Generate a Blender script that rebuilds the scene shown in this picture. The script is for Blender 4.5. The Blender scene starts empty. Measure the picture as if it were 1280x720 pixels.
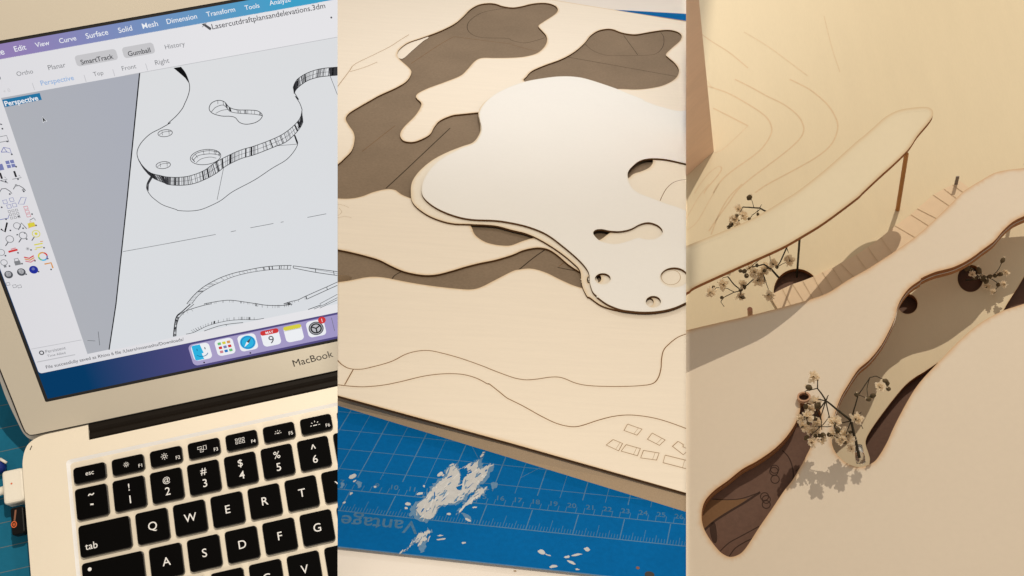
import bpy, bmesh, math, random
from mathutils import Vector, Matrix
from mathutils.geometry import delaunay_2d_cdt
random.seed(7)
sc = bpy.context.scene
COL = sc.collection
F = 1400.0                      # focal length in pixels of a 1280 wide picture
MM = 0.001

# ------------------------------------------------------------------ frames
def V3(*a): return Vector(a)
N2 = V3(-.0726, .832, .549).normalized()     # table under the middle study, pointing down, in lens axes (x right, y down, z ahead)
UPW = -N2
YW = (V3(0, 0, 1) - UPW * UPW.z).normalized()
XW = YW.cross(UPW)
RW = Matrix((XW, YW, UPW))                   # lens axes -> world
CAM = V3(0, 0, 0.0)

def ray(px, py): return V3((px - 640) / F, (py - 360) / F, 1.0)

class Frame:
    """A work surface: origin, axes (X, Y in the surface, Z up from it); lengths in mm."""
    def __init__(s, up, O, X=None, k=1.0):
        s.up = up.normalized(); s.O = O; s.k = k           # k: real size of one unit, mm
        X = X or V3(1, 0, 0)
        s.X = (X - s.up * X.dot(s.up)).normalized()
        s.Y = s.up.cross(s.X)
        R = RW @ Matrix((s.X, s.Y, s.up)).transposed()
        s.mat = Matrix.Translation((RW @ s.O) * (MM * k) + CAM) @ R.to_4x4() @ Matrix.Scale(MM * k, 4)
        s.rot = R
    def at(s, px, py, h=0.0):
        r = ray(px, py)
        k = (s.O.dot(s.up) + h) / r.dot(s.up)
        d = r * k - s.O
        return V3(d.dot(s.X), d.dot(s.Y), h)
    def lens(s, p): return s.O + s.X * p[0] + s.Y * p[1] + s.up * p[2]
    def pix(s, p):
        c = s.lens(p); return (640 + F * c.x / c.z, 360 + F * c.y / c.z)
    def world(s, p): return (RW @ s.lens(p)) * (MM * s.k) + CAM

def rodr(w):
    w = V3(*w); return Matrix.Rotation(w.length, 3, w.normalized())
# left study: laptop deck pose (measured on the key grid)
Rk = rodr((-0.3579, -0.0621, -0.219)); Tk = V3(-214.198, 108.999, 571.074)
DECK = Frame(-(Rk.col[2]), Tk, Rk.col[0].copy())
AL = 0.7895
def deck_lens(x, Y, Z): return DECK.lens((x, Y, Z))
LIDO = deck_lens(-13.2253, 54.9264, 12.5717)
lid_up = (DECK.up * math.cos(AL) - DECK.Y * math.sin(AL))
LID = Frame(lid_up, LIDO, DECK.X)
# middle study
MID = Frame(-N2, ray(640, 640) * 622)
CAM.z = -MID.mat.translation.z
MID = Frame(-N2, ray(640, 640) * 622)
DECK = Frame(-(Rk.col[2]), Tk, Rk.col[0].copy()); LID = Frame(lid_up, LIDO, DECK.X)
# right study
UP3 = -V3(.246, .55, 1).normalized()
MOD = Frame(UP3, ray(1070, 400) * 625, None, 1.45)
for f_ in (MID, DECK, LID, MOD): f_.side = None
B1, B2 = 422.0, 857.6           # where one study stops and the next begins
def cut_plane(px, keep_right):
    """Plane where a study was sawn off, as world point + normal pointing to the discarded side."""
    a = RW @ ray(px, 0); b = RW @ ray(px, 720)
    n = a.cross(b).normalized()
    probe = RW @ ray(px + 50, 360)
    if (n.dot(probe) > 0) == keep_right: n = -n
    return (CAM.copy(), n)
CUTS = {'a': [cut_plane(B1, False)], 'b': [cut_plane(B1, True), cut_plane(B2, False)], 'c': [cut_plane(B2, True)]}
DECK.side = LID.side = 'a'; MID.side = 'b'; MOD.side = 'c'

# ------------------------------------------------------------------ materials
def lin(c):
    return tuple(((v / 255) / 12.92 if v / 255 <= .04045 else ((v / 255 + .055) / 1.055) ** 2.4) for v in c)
def nt(name):
    m = bpy.data.materials.new(name); m.use_nodes = True
    return m, m.node_tree.nodes, m.node_tree.links, m.node_tree.nodes['Principled BSDF']
def surf(name, col, rough=.6, noise=.06, scale=400, metal=0., spec=.4, bump=0., stretch=(1, 1, 1), scorch=None, trans=0., detail=4, coat=0.):
    m, n, l, p = nt(name)
    p.inputs['Roughness'].default_value = rough; p.inputs['Metallic'].default_value = metal
    p.inputs['Specular IOR Level'].default_value = spec
    p.inputs['Transmission Weight'].default_value = trans
    if coat: p.inputs['Coat Weight'].default_value = coat
    tc = n.new('ShaderNodeTexCoord'); mp = n.new('ShaderNodeMapping'); mp.inputs['Scale'].default_value = stretch
    l.new(tc.outputs['Object'], mp.inputs['Vector'])
    tx = n.new('ShaderNodeTexNoise'); tx.inputs['Scale'].default_value = scale * MM; tx.inputs['Detail'].default_value = detail
    l.new(mp.outputs['Vector'], tx.inputs['Vector'])
    big = n.new('ShaderNodeTexNoise'); big.inputs['Scale'].default_value = .02; big.inputs['Detail'].default_value = 3
    l.new(mp.outputs['Vector'], big.inputs['Vector'])
    ad = n.new('ShaderNodeMath'); ad.operation = 'ADD'
    l.new(tx.outputs['Fac'], ad.inputs[0]); l.new(big.outputs['Fac'], ad.inputs[1])
    mr = n.new('ShaderNodeMapRange'); mr.inputs['From Min'].default_value = .6; mr.inputs['From Max'].default_value = 1.4
    mr.inputs['To Min'].default_value = 1 - noise; mr.inputs['To Max'].default_value = 1 + noise
    l.new(ad.outputs[0], mr.inputs['Value'])
    mx = n.new('ShaderNodeVectorMath'); mx.operation = 'SCALE'; mx.inputs[0].default_value = col
    l.new(mr.outputs['Result'], mx.inputs['Scale'])
    out = mx.outputs['Vector']
    if scorch:
        at = n.new('ShaderNodeAttribute'); at.attribute_name = 'scorch'
        pw = n.new('ShaderNodeMath'); pw.operation = 'POWER'; pw.inputs[1].default_value = 1.7
        l.new(at.outputs['Fac'], pw.inputs[0])
        mm = n.new('ShaderNodeMix'); mm.data_type = 'RGBA'
        l.new(pw.outputs[0], mm.inputs['Factor']); l.new(out, mm.inputs[6]); mm.inputs[7].default_value = (*scorch, 1)
        out = mm.outputs[2]
    l.new(out, p.inputs['Base Color'])
    if bump:
        b = n.new('ShaderNodeBump'); b.inputs['Strength'].default_value = bump; b.inputs['Distance'].default_value = .0002
        l.new(tx.outputs['Fac'], b.inputs['Height']); l.new(b.outputs['Normal'], p.inputs['Normal'])
    return m
def glow(name, rgb, k=1.0, rgb2=None, x0=0, x1=1, axis=0):
    """Lit screen pixels: emission only; optional second colour across the element (wallpaper, menu bar)."""
    m = bpy.data.materials.new(name); m.use_nodes = True
    n, l = m.node_tree.nodes, m.node_tree.links; n.clear()
    o = n.new('ShaderNodeOutputMaterial'); e = n.new('ShaderNodeEmission'); e.inputs['Strength'].default_value = k
    e.inputs['Color'].default_value = (*lin(rgb), 1)
    if rgb2:
        tc = n.new('ShaderNodeTexCoord'); sp = n.new('ShaderNodeSeparateXYZ'); l.new(tc.outputs['Object'], sp.inputs[0])
        mr = n.new('ShaderNodeMapRange'); mr.inputs['From Min'].default_value = x0; mr.inputs['From Max'].default_value = x1
        l.new(sp.outputs[axis], mr.inputs['Value'])
        mm = n.new('ShaderNodeMix'); mm.data_type = 'RGBA'; l.new(mr.outputs['Result'], mm.inputs['Factor'])
        mm.inputs[6].default_value = (*lin(rgb), 1); mm.inputs[7].default_value = (*lin(rgb2), 1)
        l.new(mm.outputs[2], e.inputs['Color'])
    l.new(e.outputs[0], o.inputs['Surface'])
    return m
M = {}
M['alu'] = surf('anodised_aluminium', (.67, .615, .52), .42, .02, 2500, metal=.25, spec=.5)
M['deck_alu'] = surf('deck_aluminium', (.80, .73, .615), .5, .02, 2500, metal=.1, spec=.4)
M['lid_edge'] = surf('lid_edge_metal', (.55, .53, .5), .35, .02, 800, metal=.6)
M['rubber'] = surf('black_gasket', (.012, .011, .011), .6, .1)
M['hinge'] = surf('hinge_plastic', (.012, .009, .007), .45, .1, 300, spec=.08)
M['key'] = surf('key_plastic', (.0018, .0016, .0016), .6, .2, 900, spec=.03)
M['key_side'] = surf('key_plastic_edge', (.008, .0075, .007), .3, .2, 900, spec=.35)
M['well_edge'] = surf('highlit_well_edge', (.86, .86, .88), .3, .01, 800, spec=.6)  # polished bevel, its highlight put into the paler, bluer colour
M['legend'] = surf('key_legend', (.75, .75, .76), .6, 0)
M['ink'] = surf('dark_print', (.035, .03, .025), .6, 0)
M['mat'] = surf('mat_vinyl_blue', (.0012, .118, .36), .7, .12, 350, spec=.03)
M['mat_dim'] = surf('mat_vinyl_teal', (.010, .135, .24), .65, .08, 350, spec=.08)
M['matline'] = surf('mat_print', (.06, .175, .33), .6, .25, 500)
M['matline2'] = surf('mat_print_tan', (.10, .145, .17), .6, .2, 500)
M['paint'] = surf('dried_paint', (.50, .51, .52), .6, .12, 300)
M['matprint'] = surf('mat_print_worn', (.045, .15, .29), .6, .3, 500)
M['paint_hi'] = surf('dried_paint_thick', (.60, .61, .62), .6, .1, 400)
M['paint_lo'] = surf('dried_paint_thin', (.10, .22, .38), .6, .2, 600)
M['matedge'] = surf('mat_edge', (.30, .31, .33), .6, .05)
M['table'] = surf('white_table', (.80, .74, .68), .55, .02, 60)
M['chip'] = surf('greyboard', (.225, .165, .112), .85, .14, 500, spec=.15)
M['chip_edge'] = surf('greyboard_edge', (.40, .30, .205), .85, .10, 1200, spec=.1)
M['char'] = surf('laser_burnt_edge', (.095, .045, .017), .75, .3, 500, spec=.15)
M['score'] = surf('laser_score', (.17, .075, .022), .8, .2, 500, spec=.1)
M['score_lo'] = surf('laser_score_faint', (.40, .27, .14), .8, .2, 500, spec=.1)
M['score_dark'] = surf('laser_score_dark', (.035, .022, .013), .8, .2, 500, spec=.1)
M['ply'] = surf('cream_veneer', (.82, .735, .62), .6, .032, 220, stretch=(1, 14, 1), scorch=(.60, .38, .15), spec=.2)
M['card_lo'] = surf('cream_card', (.80, .725, .61), .65, .02, 300, scorch=(.66, .46, .22), spec=.15)
M['card'] = surf('white_card', (.80, .78, .745), .65, .012, 300, scorch=(.70, .58, .38), spec=.2)
M['veneer3'] = surf('warm_veneer', (.74, .635, .455), .6, .025, 200, stretch=(6, 1, 1), scorch=(.62, .38, .15), spec=.2)
M['card3'] = surf('pale_card', (.75, .655, .545), .65, .02, 350, scorch=(.60, .32, .11), spec=.2)
M['char3'] = surf('laser_burnt_edge_red', (.30, .115, .038), .7, .25, 500, spec=.2)
M['char3b'] = surf('laser_burnt_edge_pale', (.36, .155, .06), .7, .25, 500, spec=.2)
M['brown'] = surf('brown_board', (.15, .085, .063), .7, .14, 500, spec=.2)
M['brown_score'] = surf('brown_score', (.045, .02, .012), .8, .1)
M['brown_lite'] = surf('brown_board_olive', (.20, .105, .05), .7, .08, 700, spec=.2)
M['dowel'] = surf('wooden_dowel', (.45, .20, .055), .55, .15, 300, stretch=(1, 1, .1))
M['peg'] = surf('wooden_peg', (.50, .29, .18), .6, .1)
M['pegtop'] = surf('peg_end', (.22, .09, .05), .7, .1)
M['rod'] = surf('dark_rod', (.03, .028, .015), .5, .1)
M['block'] = surf('wood_block', (.80, .57, .42), .6, .05, 90, stretch=(1, 1, 6), spec=.2)
M['stair'] = surf('stair_veneer', (.80, .63, .45), .65, .04, 300, spec=.2)
M['grey'] = surf('grey_figure', (.26, .22, .19), .7, .1)
M['stem'] = surf('flower_stem', (.034, .025, .011), .7, .3, 500)
M['bud'] = surf('flower_bud', (.10, .068, .03), .7, .3, 500)
m_, n__, l__, p__ = nt('dried_petal'); p__.inputs['Base Color'].default_value = (.95, .86, .72, 1); p__.inputs['Roughness'].default_value = .8; p__.inputs['Specular IOR Level'].default_value = .1
tr_ = n__.new('ShaderNodeBsdfTranslucent'); tr_.inputs['Color'].default_value = (.97, .86, .68, 1); ms_ = n__.new('ShaderNodeMixShader'); ms_.inputs[0].default_value = .45
l__.new(p__.outputs[0], ms_.inputs[1]); l__.new(tr_.outputs[0], ms_.inputs[2]); l__.new(ms_.outputs[0], n__['Material Output'].inputs['Surface']); M['petal'] = m_
M['plug'] = surf('white_plug', (.80, .76, .68), .45, .02)
M['usb'] = surf('black_stick', (.006, .0055, .006), .4, .1, spec=.1)
M['orange'] = surf('orange_mark', (.62, .12, .03), .5, .1)
M['bluecap'] = surf('blue_plastic', (.01, .03, .22), .3, .1)
g, n_, l_, p_ = nt('clear_glass'); p_.inputs['Base Color'].default_value = (.93, .92, .88, 1); p_.inputs['Transmission Weight'].default_value = .9; p_.inputs['Roughness'].default_value = .1
M['glass'] = g

# ------------------------------------------------------------------ mesh helpers
class MB:
    """Collects faces of one object (frame-local mm)."""
    def __init__(s): s.v = []; s.f = []; s.m = []; s.sc = []; s.mats = []
    def mat(s, key):
        if key not in s.mats: s.mats.append(key)
        return s.mats.index(key)
    def add(s, vs, fs, key, scorch=None):
        b = len(s.v); s.v += [Vector(v) for v in vs]; s.sc += (scorch or [0.] * len(vs)); k = s.mat(key)
        for f in fs: s.f.append([i + b for i in f]); s.m.append(k)
    def quad(s, pts, key): s.add(pts, [list(range(len(pts)))], key)
    def tube(s, pts, rad, key, n=6, cap=True):
        pts = [Vector(p) for p in pts]; rs = rad if isinstance(rad, (list, tuple)) else [rad] * len(pts)
        vs, fs = [], []
        up = V3(.31, .17, .93)
        for i, p in enumerate(pts):
            t = (pts[min(i + 1, len(pts) - 1)] - pts[max(i - 1, 0)]).normalized()
            a = t.cross(up)
            if a.length < .05: a = t.cross(V3(1, 0, 0))
            a.normalize(); b = t.cross(a)
            for k in range(n):
                w = 2 * math.pi * k / n; vs.append(p + (a * math.cos(w) + b * math.sin(w)) * rs[i])
        for i in range(len(pts) - 1):
            for k in range(n):
                fs.append([i * n + k, i * n + (k + 1) % n, (i + 1) * n + (k + 1) % n, (i + 1) * n + k])
        if cap: fs.append(list(range(n))[::-1]); fs.append([(len(pts) - 1) * n + k for k in range(n)])
        s.add(vs, fs, key)
    def ribbon(s, pts, w, z, key, closed=False):
        """Flat stroke lying in the surface."""
        pts = [V3(p[0], p[1], 0) for p in pts]
        if closed: pts = pts + [pts[0]]
        vs, fs = [], []
        for i, p in enumerate(pts):
            a, b = pts[max(i - 1, 0)], pts[min(i + 1, len(pts) - 1)]
            if closed and i in (0, len(pts) - 1): a, b = pts[-2], pts[1]
            t = b - a
            if t.length < 1e-9: t = V3(1, 0, 0)
            t.normalize(); q = V3(-t.y, t.x, 0) * (w / 2)
            vs += [p - q + V3(0, 0, z), p + q + V3(0, 0, z)]
        for i in range(len(pts) - 1): fs.append([2 * i, 2 * i + 2, 2 * i + 3, 2 * i + 1])
        s.add(vs, fs, key)
    def halo(s, pts, w, z, key, amt, closed=False):
        """Toasted margin on both sides of a scored line (strongest at the line)."""
        pts = [V3(p[0], p[1], 0) for p in pts]
        if closed: pts = pts + [pts[0]]
        vs, fs, at = [], [], []
        for i, p in enumerate(pts):
            t = pts[min(i + 1, len(pts) - 1)] - pts[max(i - 1, 0)]
            if t.length < 1e-9: t = V3(1, 0, 0)
            t.normalize(); q = V3(-t.y, t.x, 0) * w * random.uniform(.8, 1.2)
            vs += [p - q + V3(0, 0, z), p + V3(0, 0, z + .008), p + q + V3(0, 0, z)]; at += [0, amt, 0]
        for i in range(len(pts) - 1):
            for k in (0, 1): fs.append([3 * i + k, 3 * i + 3 + k, 3 * i + 4 + k, 3 * i + 1 + k])
        s.add(vs, fs, key, at)
    def prism(s, outer, holes, z0, z1, top, side, bottom=None, scorch=0., bottom_outer=None, band=1.0):
        """Plate with holes; outlines are lists of (x, y). scorch = width in mm of the toasted margin along cuts."""
        loops = [outer] + list(holes)
        tri_v, tri_f = tess(loops)
        s.add([V3(x, y, z1) for x, y in tri_v], tri_f, top)
        if bottom_outer is None:
            s.add([V3(x, y, z0) for x, y in tri_v], [f[::-1] for f in tri_f], bottom or side)
        else:
            bv, bf = tess([bottom_outer]); s.add([V3(x, y, z0) for x, y in bv], [f[::-1] for f in bf], bottom or side)
        for li, lp in enumerate(loops):
            lo = bottom_outer if (bottom_outer is not None and li == 0) else lp
            n = len(lp); ccw = area(lp) > 0
            if li: ccw = not ccw
            vs = [V3(p[0], p[1], z0) for p in lo] + [V3(p[0], p[1], z1) for p in lp]
            fs = []
            for i in range(n):
                j = (i + 1) % n
                fs.append([i, j, n + j, n + i] if ccw else [j, i, n + i, n + j])
            s.add(vs, fs, side)
            if scorch:
                sg = 1 if ccw else -1
                vs, fs, at = [], [], []
                K = 5
                for i in range(n):
                    a, b = V3(*lp[i - 1], 0), V3(*lp[(i + 1) % n], 0)
                    t = (b - a).normalized(); q = V3(-t.y, t.x, 0) * sg
                    wob = scorch * (0.75 + .5 * random.random())
                    for k in range(K):
                        w = k / (K - 1); vs.append(V3(lp[i][0], lp[i][1], z1 + .04 - .02 * w) + q * wob * w); at.append((1 - w) * band)
                for i in range(n):
                    j = (i + 1) % n
                    for k in range(K - 1):
                        f = [i * K + k, j * K + k, j * K + k + 1, i * K + k + 1]; fs.append(f if ccw else f[::-1])
                s.add(vs, fs, top, at)
    def text(s, body, o, h=None, key='ink', z=0., width=None, bold=0., align='l', ang=0., ysc=1., shear=0.):
        """Lettering laid flat at o=(x, y): capital height h or fitted to a width, mm."""
        vs, fs, x0, x1, ch = glyphs(body, bold)
        k = (width / (x1 - x0)) if (width and not h) else h / ch
        kx = (width / (x1 - x0)) if width else k
        dx = {'l': x0, 'c': (x0 + x1) / 2, 'r': x1}[align]
        ca, sa = math.cos(ang), math.sin(ang)
        P = []
        for v in vs:
            X, Y = (v.x - dx) * kx, v.y * k * ysc
            P.append(V3(o[0] + X * ca - Y * sa, o[1] + X * sa + Y * ca, z))
        s.add(P, fs, key)
    def disc(s, c, rx, ry, z, key, n=24, rot=0.): s.quad([V3(x, y, z) for x, y in ell(c, rx, ry, n, rot)], key)
    def build(s, name, frame, parent=None, solid=False, smooth=False, cut=True):
        bm = bmesh.new(); ly = bm.verts.layers.float.new('scorch')
        vv = []
        for p, q in zip(s.v, s.sc):
            v = bm.verts.new(p); v[ly] = q; vv.append(v)
        for f, k in zip(s.f, s.m):
            try: fc = bm.faces.new([vv[i] for i in f]); fc.material_index = k; fc.smooth = smooth
            except ValueError: pass
        if solid: bmesh.ops.remove_doubles(bm, verts=bm.verts, dist=.0008)
        if cut and frame.side:
            inv = frame.mat.inverted()
            for co, no in CUTS[frame.side]:
                c2 = inv @ co; n2 = (inv.to_3x3() @ no).normalized()
                r = bmesh.ops.bisect_plane(bm, geom=bm.verts[:] + bm.edges[:] + bm.faces[:], dist=1e-5, plane_co=c2, plane_no=n2, clear_outer=True)
                if solid:
                    ed = [e for e in r['geom_cut'] if isinstance(e, bmesh.types.BMEdge) and e.is_boundary]
                    if ed:
                        try:
                            q = bmesh.ops.triangle_fill(bm, use_beauty=True, use_dissolve=False, edges=ed, normal=n2)
                        except Exception: pass
        if not bm.faces: bm.free(); return None
        if solid: bmesh.ops.recalc_face_normals(bm, faces=bm.faces)
        me = bpy.data.meshes.new(name); bm.to_mesh(me); bm.free()
        for k in s.mats: me.materials.append(M[k])
        o = bpy.data.objects.new(name, me); COL.objects.link(o)
        if parent is None: o.matrix_world = frame.mat
        else:
            o.parent = parent; o.matrix_parent_inverse = Matrix(); 
            w = ROOT.get(parent.name)
            o.matrix_basis = (w.inverted() @ frame.mat) if w is not None else frame.mat
        ROOT[o.name] = frame.mat.copy()
        return o
ROOT = {}
def empty(name, frame, p=(0, 0, 0)):
    o = bpy.data.objects.new(name, None); COL.objects.link(o)
    m = Matrix.Translation(frame.world(p)) @ frame.rot.to_4x4()
    o.matrix_world = m; o.empty_display_size = .01; ROOT[o.name] = m.copy(); return o
def tag(o, label, cat, group=None, kind=None):
    if o is None: print('NONE', label); return
    if label: o['label'] = label
    if cat: o['category'] = cat
    if group: o['group'] = group
    if kind: o['kind'] = kind
    return o
def area(p): return .5 * sum(p[i - 1][0] * p[i][1] - p[i][0] * p[i - 1][1] for i in range(len(p)))
def inside(x, y, lp):
    c = False; n = len(lp)
    for i in range(n):
        x1, y1 = lp[i - 1][0], lp[i - 1][1]; x2, y2 = lp[i][0], lp[i][1]
        if (y1 > y) != (y2 > y) and x < (x2 - x1) * (y - y1) / (y2 - y1) + x1: c = not c
    return c
def tess(loops):
    vs, es = [], []
    for lp in loops:
        b = len(vs); n = len(lp); vs += [Vector((p[0], p[1])) for p in lp]; es += [(b + i, b + (i + 1) % n) for i in range(n)]
    r = delaunay_2d_cdt(vs, es, [], 0, 1e-5, False)
    ov, fs = r[0], []
    for t in r[2]:
        cx = sum(ov[i].x for i in t) / 3; cy = sum(ov[i].y for i in t) / 3
        if inside(cx, cy, loops[0]) and not any(inside(cx, cy, h) for h in loops[1:]): fs.append(list(t))
    return [(v.x, v.y) for v in ov], fs
def ell(c, rx, ry, n=28, rot=0.):
    ca, sa = math.cos(rot), math.sin(rot); o = []
    for k in range(n):
        w = 2 * math.pi * k / n; x, y = rx * math.cos(w), ry * math.sin(w)
        o.append((c[0] + x * ca - y * sa, c[1] + x * sa + y * ca))
    return o
def cr(pts, closed=False, n=6):
    """Catmull-Rom through points; a third value of 1 marks a sharp corner."""
    P = [Vector((p[0], p[1])) for p in pts]; K = [len(p) > 2 and p[2] == 1 for p in pts]; N = len(P); out = []
    rng = range(N) if closed else range(N - 1)
    for i in rng:
        j = (i + 1) % N
        p1, p2 = P[i], P[j]
        p0 = P[i - 1] if (closed or i > 0) and not K[i] else p1 + (p1 - p2) * .5
        k = (i + 2) % N if closed else min(i + 2, N - 1)
        p3 = P[k] if (closed or i + 2 < N) and not K[j] else p2 + (p2 - p1) * .5
        for s in range(n):
            t = s / n
            out.append(.5 * ((2 * p1) + (p2 - p0) * t + (2 * p0 - 5 * p1 + 4 * p2 - p3) * t * t + (3 * p1 - p0 - 3 * p2 + p3) * t ** 3))
    if not closed: out.append(P[-1])
    res = []
    for q in out:
        if not res or (q - res[-1]).length > 1e-6: res.append(q)
    return [(q.x, q.y) for q in res]
def Q(ox, oy, pts, s=5.536):
    return [(ox + p[0] / s, oy + p[1] / s) + tuple(p[2:]) for p in pts]
def on(frame, pts, h=0.):
    r = []
    for p in pts:
        a = frame.at(p[0], p[1], h); r.append((a.x, a.y) + tuple(p[2:]))
    return r
_gc = {}
def glyphs(body, bold=0.):
    k = (body, bold)
    if k not in _gc:
        def mk(t):
            cu = bpy.data.curves.new('lettering', 'FONT'); cu.body = t; cu.size = 1; cu.offset = bold; cu.resolution_u = 4
            ob = bpy.data.objects.new('lettering', cu); COL.objects.link(ob)
            dg = bpy.context.evaluated_depsgraph_get(); me = bpy.data.meshes.new_from_object(ob.evaluated_get(dg))
            vs = [v.co.copy() for v in me.vertices]; fs = [list(p.vertices) for p in me.polygons]
            bpy.data.objects.remove(ob); bpy.data.curves.remove(cu); bpy.data.meshes.remove(me); return vs, fs
        vs, fs = mk(body); hv, _ = mk('H')
        _gc[k] = (vs, fs, min(v.x for v in vs), max(v.x for v in vs), max(v.y for v in hv))
    return _gc[k]
def rrect(x0, y0, x1, y1, r, n=5):
    o = []
    for cx, cy, a in ((x1 - r, y1 - r, 0), (x0 + r, y1 - r, 90), (x0 + r, y0 + r, 180), (x1 - r, y0 + r, 270)):
        for k in range(n + 1):
            w = math.radians(a + 90 * k / n); o.append((cx + r * math.cos(w), cy + r * math.sin(w)))
    return o
def pillow(mb, lp, z0, z1, bev, key, top=None, side=None):
    """Rounded-edge slab from a convex outline."""
    cx = sum(p[0] for p in lp) / len(lp); cy = sum(p[1] for p in lp) / len(lp); n = len(lp)
    xs = [p[0] for p in lp]; ys = [p[1] for p in lp]; w = (max(xs) - min(xs)) / 2; d = (max(ys) - min(ys)) / 2
    rings = [(0, z0), (0, z1 - bev), (bev * .3, z1 - bev * .3), (bev, z1)]
    vs, fs = [], []
    for ins, z in rings:
        for p in lp: vs.append(V3(cx + (p[0] - cx) * (1 - ins / w), cy + (p[1] - cy) * (1 - ins / d), z))
    for r in range(len(rings) - 1):
        for i in range(n): j = (i + 1) % n; fs.append([r * n + i, r * n + j, (r + 1) * n + j, (r + 1) * n + i])
    mb.add(vs, fs + [list(range(n))[::-1]], side or key)
    mb.add(vs[-n:], [list(range(n))], top or key)

# ================================================================== LEFT STUDY: laptop on a cutting mat
P = 19.05
lap = empty('laptop', DECK, (130, -40, -16))
tag(lap, 'open silver laptop with black keys showing a line drawing on its screen', 'laptop')
# --- deck with sunken key well
def Dp(pts, h=-1.0): return on(DECK, pts, h)
ex = DECK.at(28.5, 600, -1.0).x
left = [(40, 552.5), (33, 560), (29, 572), (28.3, 588)]
c0 = Dp([(110, 531.2)])[0]; c1 = Dp([(111.2, 550)])[0]
hb = Dp([(110, 531.2), (421, 461)]); hl = Dp([(111.2, 550), (421, 483)])
ang_h = math.atan2(hl[1][1] - hl[0][1], hl[1][0] - hl[0][0])
lf = cr(Dp([(110, 531.2), (75, 539), (52, 544.5), (38, 552.5), (31.5, 562), (28.4, 576), (28.6, 592)]), n=5)
xr = 300.0
yb = -150.0
outer = lf + [(lf[-1][0] + .3, yb), (xr, yb), (xr, hl[0][1] + math.tan(ang_h) * (xr - hl[0][0])), c1]
tl = DECK.at(80.8, 575.6, -1.0); well = rrect(tl.x + .6, -132, 292, DECK.at(150, 561, -1.0).y, 2.0)
b = MB(); b.prism(outer, [well], -14, -1.0, 'deck_alu', 'deck_alu')
wi = rrect(tl.x + 2.4, -131, 290, well[0][1] - 0.0, 1.2)
n = len(well); ins = [(tl.x + .6 + (x - tl.x - .6) * .994 + 1.6 * (1 if x < 100 else -1), y - (1.7 if y > 0 else -1.7)) for x, y in well]
vs = [V3(x, y, -1.0) for x, y in well] + [V3(x, y, -2.1) for x, y in ins]
b.add(vs, [[i, (i + 1) % n, n + (i + 1) % n, n + i] for i in range(n)], 'well_edge')
b.quad([V3(x, y, -2.1) for x, y in ins], 'deck_alu')
m_ = DECK.at(38.5, 559.5, -.95); b.ribbon([(m_.x - .5, m_.y - 1.2), (m_.x + .6, m_.y + .9)], .5, -.95, 'ink')
b.build('deck', DECK, lap, solid=False)
# --- hinge bar
b = MB()
ya, yb2 = hl[0][1] + .2, hb[0][1] + 1.2
prof = [(ya, -8), (ya, -2.2), (ya + 1.2, -1.5), (ya + 3.2, -1.7), (ya + 4.6, -2.6), (ya + 6, -1.9), (yb2 + 3, -1.5), (yb2 + 5, -8)]
vs = [];
for x in (c1[0] + .3, xr):
    off = math.tan(ang_h) * (x - c1[0])
    vs += [V3(x, y + off, z) for y, z in prof]
k = len(prof)
b.add(vs, [[i, (i + 1) % k, k + (i + 1) % k, k + i] for i in range(k)] + [list(range(k))[::-1], list(range(k, 2 * k))], 'hinge')
b.build('hinge_bar', DECK, lap, solid=True)
# --- keys
def key(u, v, w=16.3, d=16.3, legs=(), icon=None, y=None, lab=None):
    b = MB(); cx = u * P; cy = v * P if y is None else y
    pillow(b, rrect(cx - w / 2, cy - d / 2, cx + w / 2, cy + d / 2, 1.7), -1.9, 0, .28, 'key', side='key_side')
    for t, dx, dy, h, al in legs: b.text(t, (cx + dx, cy + dy), h, 'legend', .03, bold=.004, align=al)
    if icon: icon(b, cx, cy)
    return b.build('key', DECK, lap, solid=False)
def sun(r):
    def f(b, x, y):
        x -= .9; y += .3
        for q in range(24):
            a0, a1 = math.pi * q / 12, math.pi * (q + 1) / 12
            b.quad([V3(x + R * math.cos(a), y + R * math.sin(a), .03) for R, a in ((r * .32, a0), (r * .5, a0), (r * .5, a1), (r * .32, a1))], 'legend')
        for q in range(8):
            a = math.pi * q / 4; b.ribbon([(x + r * .68 * math.cos(a), y + r * .68 * math.sin(a)), (x + r * 1.05 * math.cos(a), y + r * 1.05 * math.sin(a))], .32, .03, 'legend')
    return f
def box(b, x, y, w, h, t=.3): b.ribbon([(x, y), (x + w, y), (x + w, y + h), (x, y + h)], t, .03, 'legend', closed=True)
def expose(b, x, y): box(b, x - 3.3, y + .1, 2.1, 1.2); box(b, x - 2.1, y - 1.6, 1.6, 1.1); box(b, x - .3, y - .6, 1.5, 2.1)
def pad(b, x, y):
    for i in range(3):
        for j in range(2): box(b, x - 3.2 + i * 1.75, y - 1.4 + j * 1.7, 1.05, 1.05)
def backlight(r):
    def f(b, x, y):
        x -= .6; y -= .4
        b.ribbon([(x - r * .45, y), (x + r * .45, y)], .45, .03, 'legend')
        for q in range(5):
            a = math.pi * (q + .0) / 4; b.ribbon([(x + r * .8 * math.cos(a), y + r * .75 * math.sin(a)), (x + r * 1.15 * math.cos(a), y + r * 1.1 * math.sin(a))], .35, .03, 'legend')
    return f
PF = 19.586; FY = 15.05
fk = [('esc', None), ('F1', sun(1.35)), ('F2', sun(1.7)), ('F3', expose), ('F4', pad), ('F5', backlight(1.5)), ('F6', backlight(2.2)), ('F7', None)]
for i, (t, ic) in enumerate(fk):
    x = (i * PF + .27) / P
    lg = [('esc', 0, -.9, 2.3, 'c')] if i == 0 else [(t, 7.0, -2.6, 1.75, 'r')]
    key(x, 0, 16.5, 8.7, lg, ic, y=FY)
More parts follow.
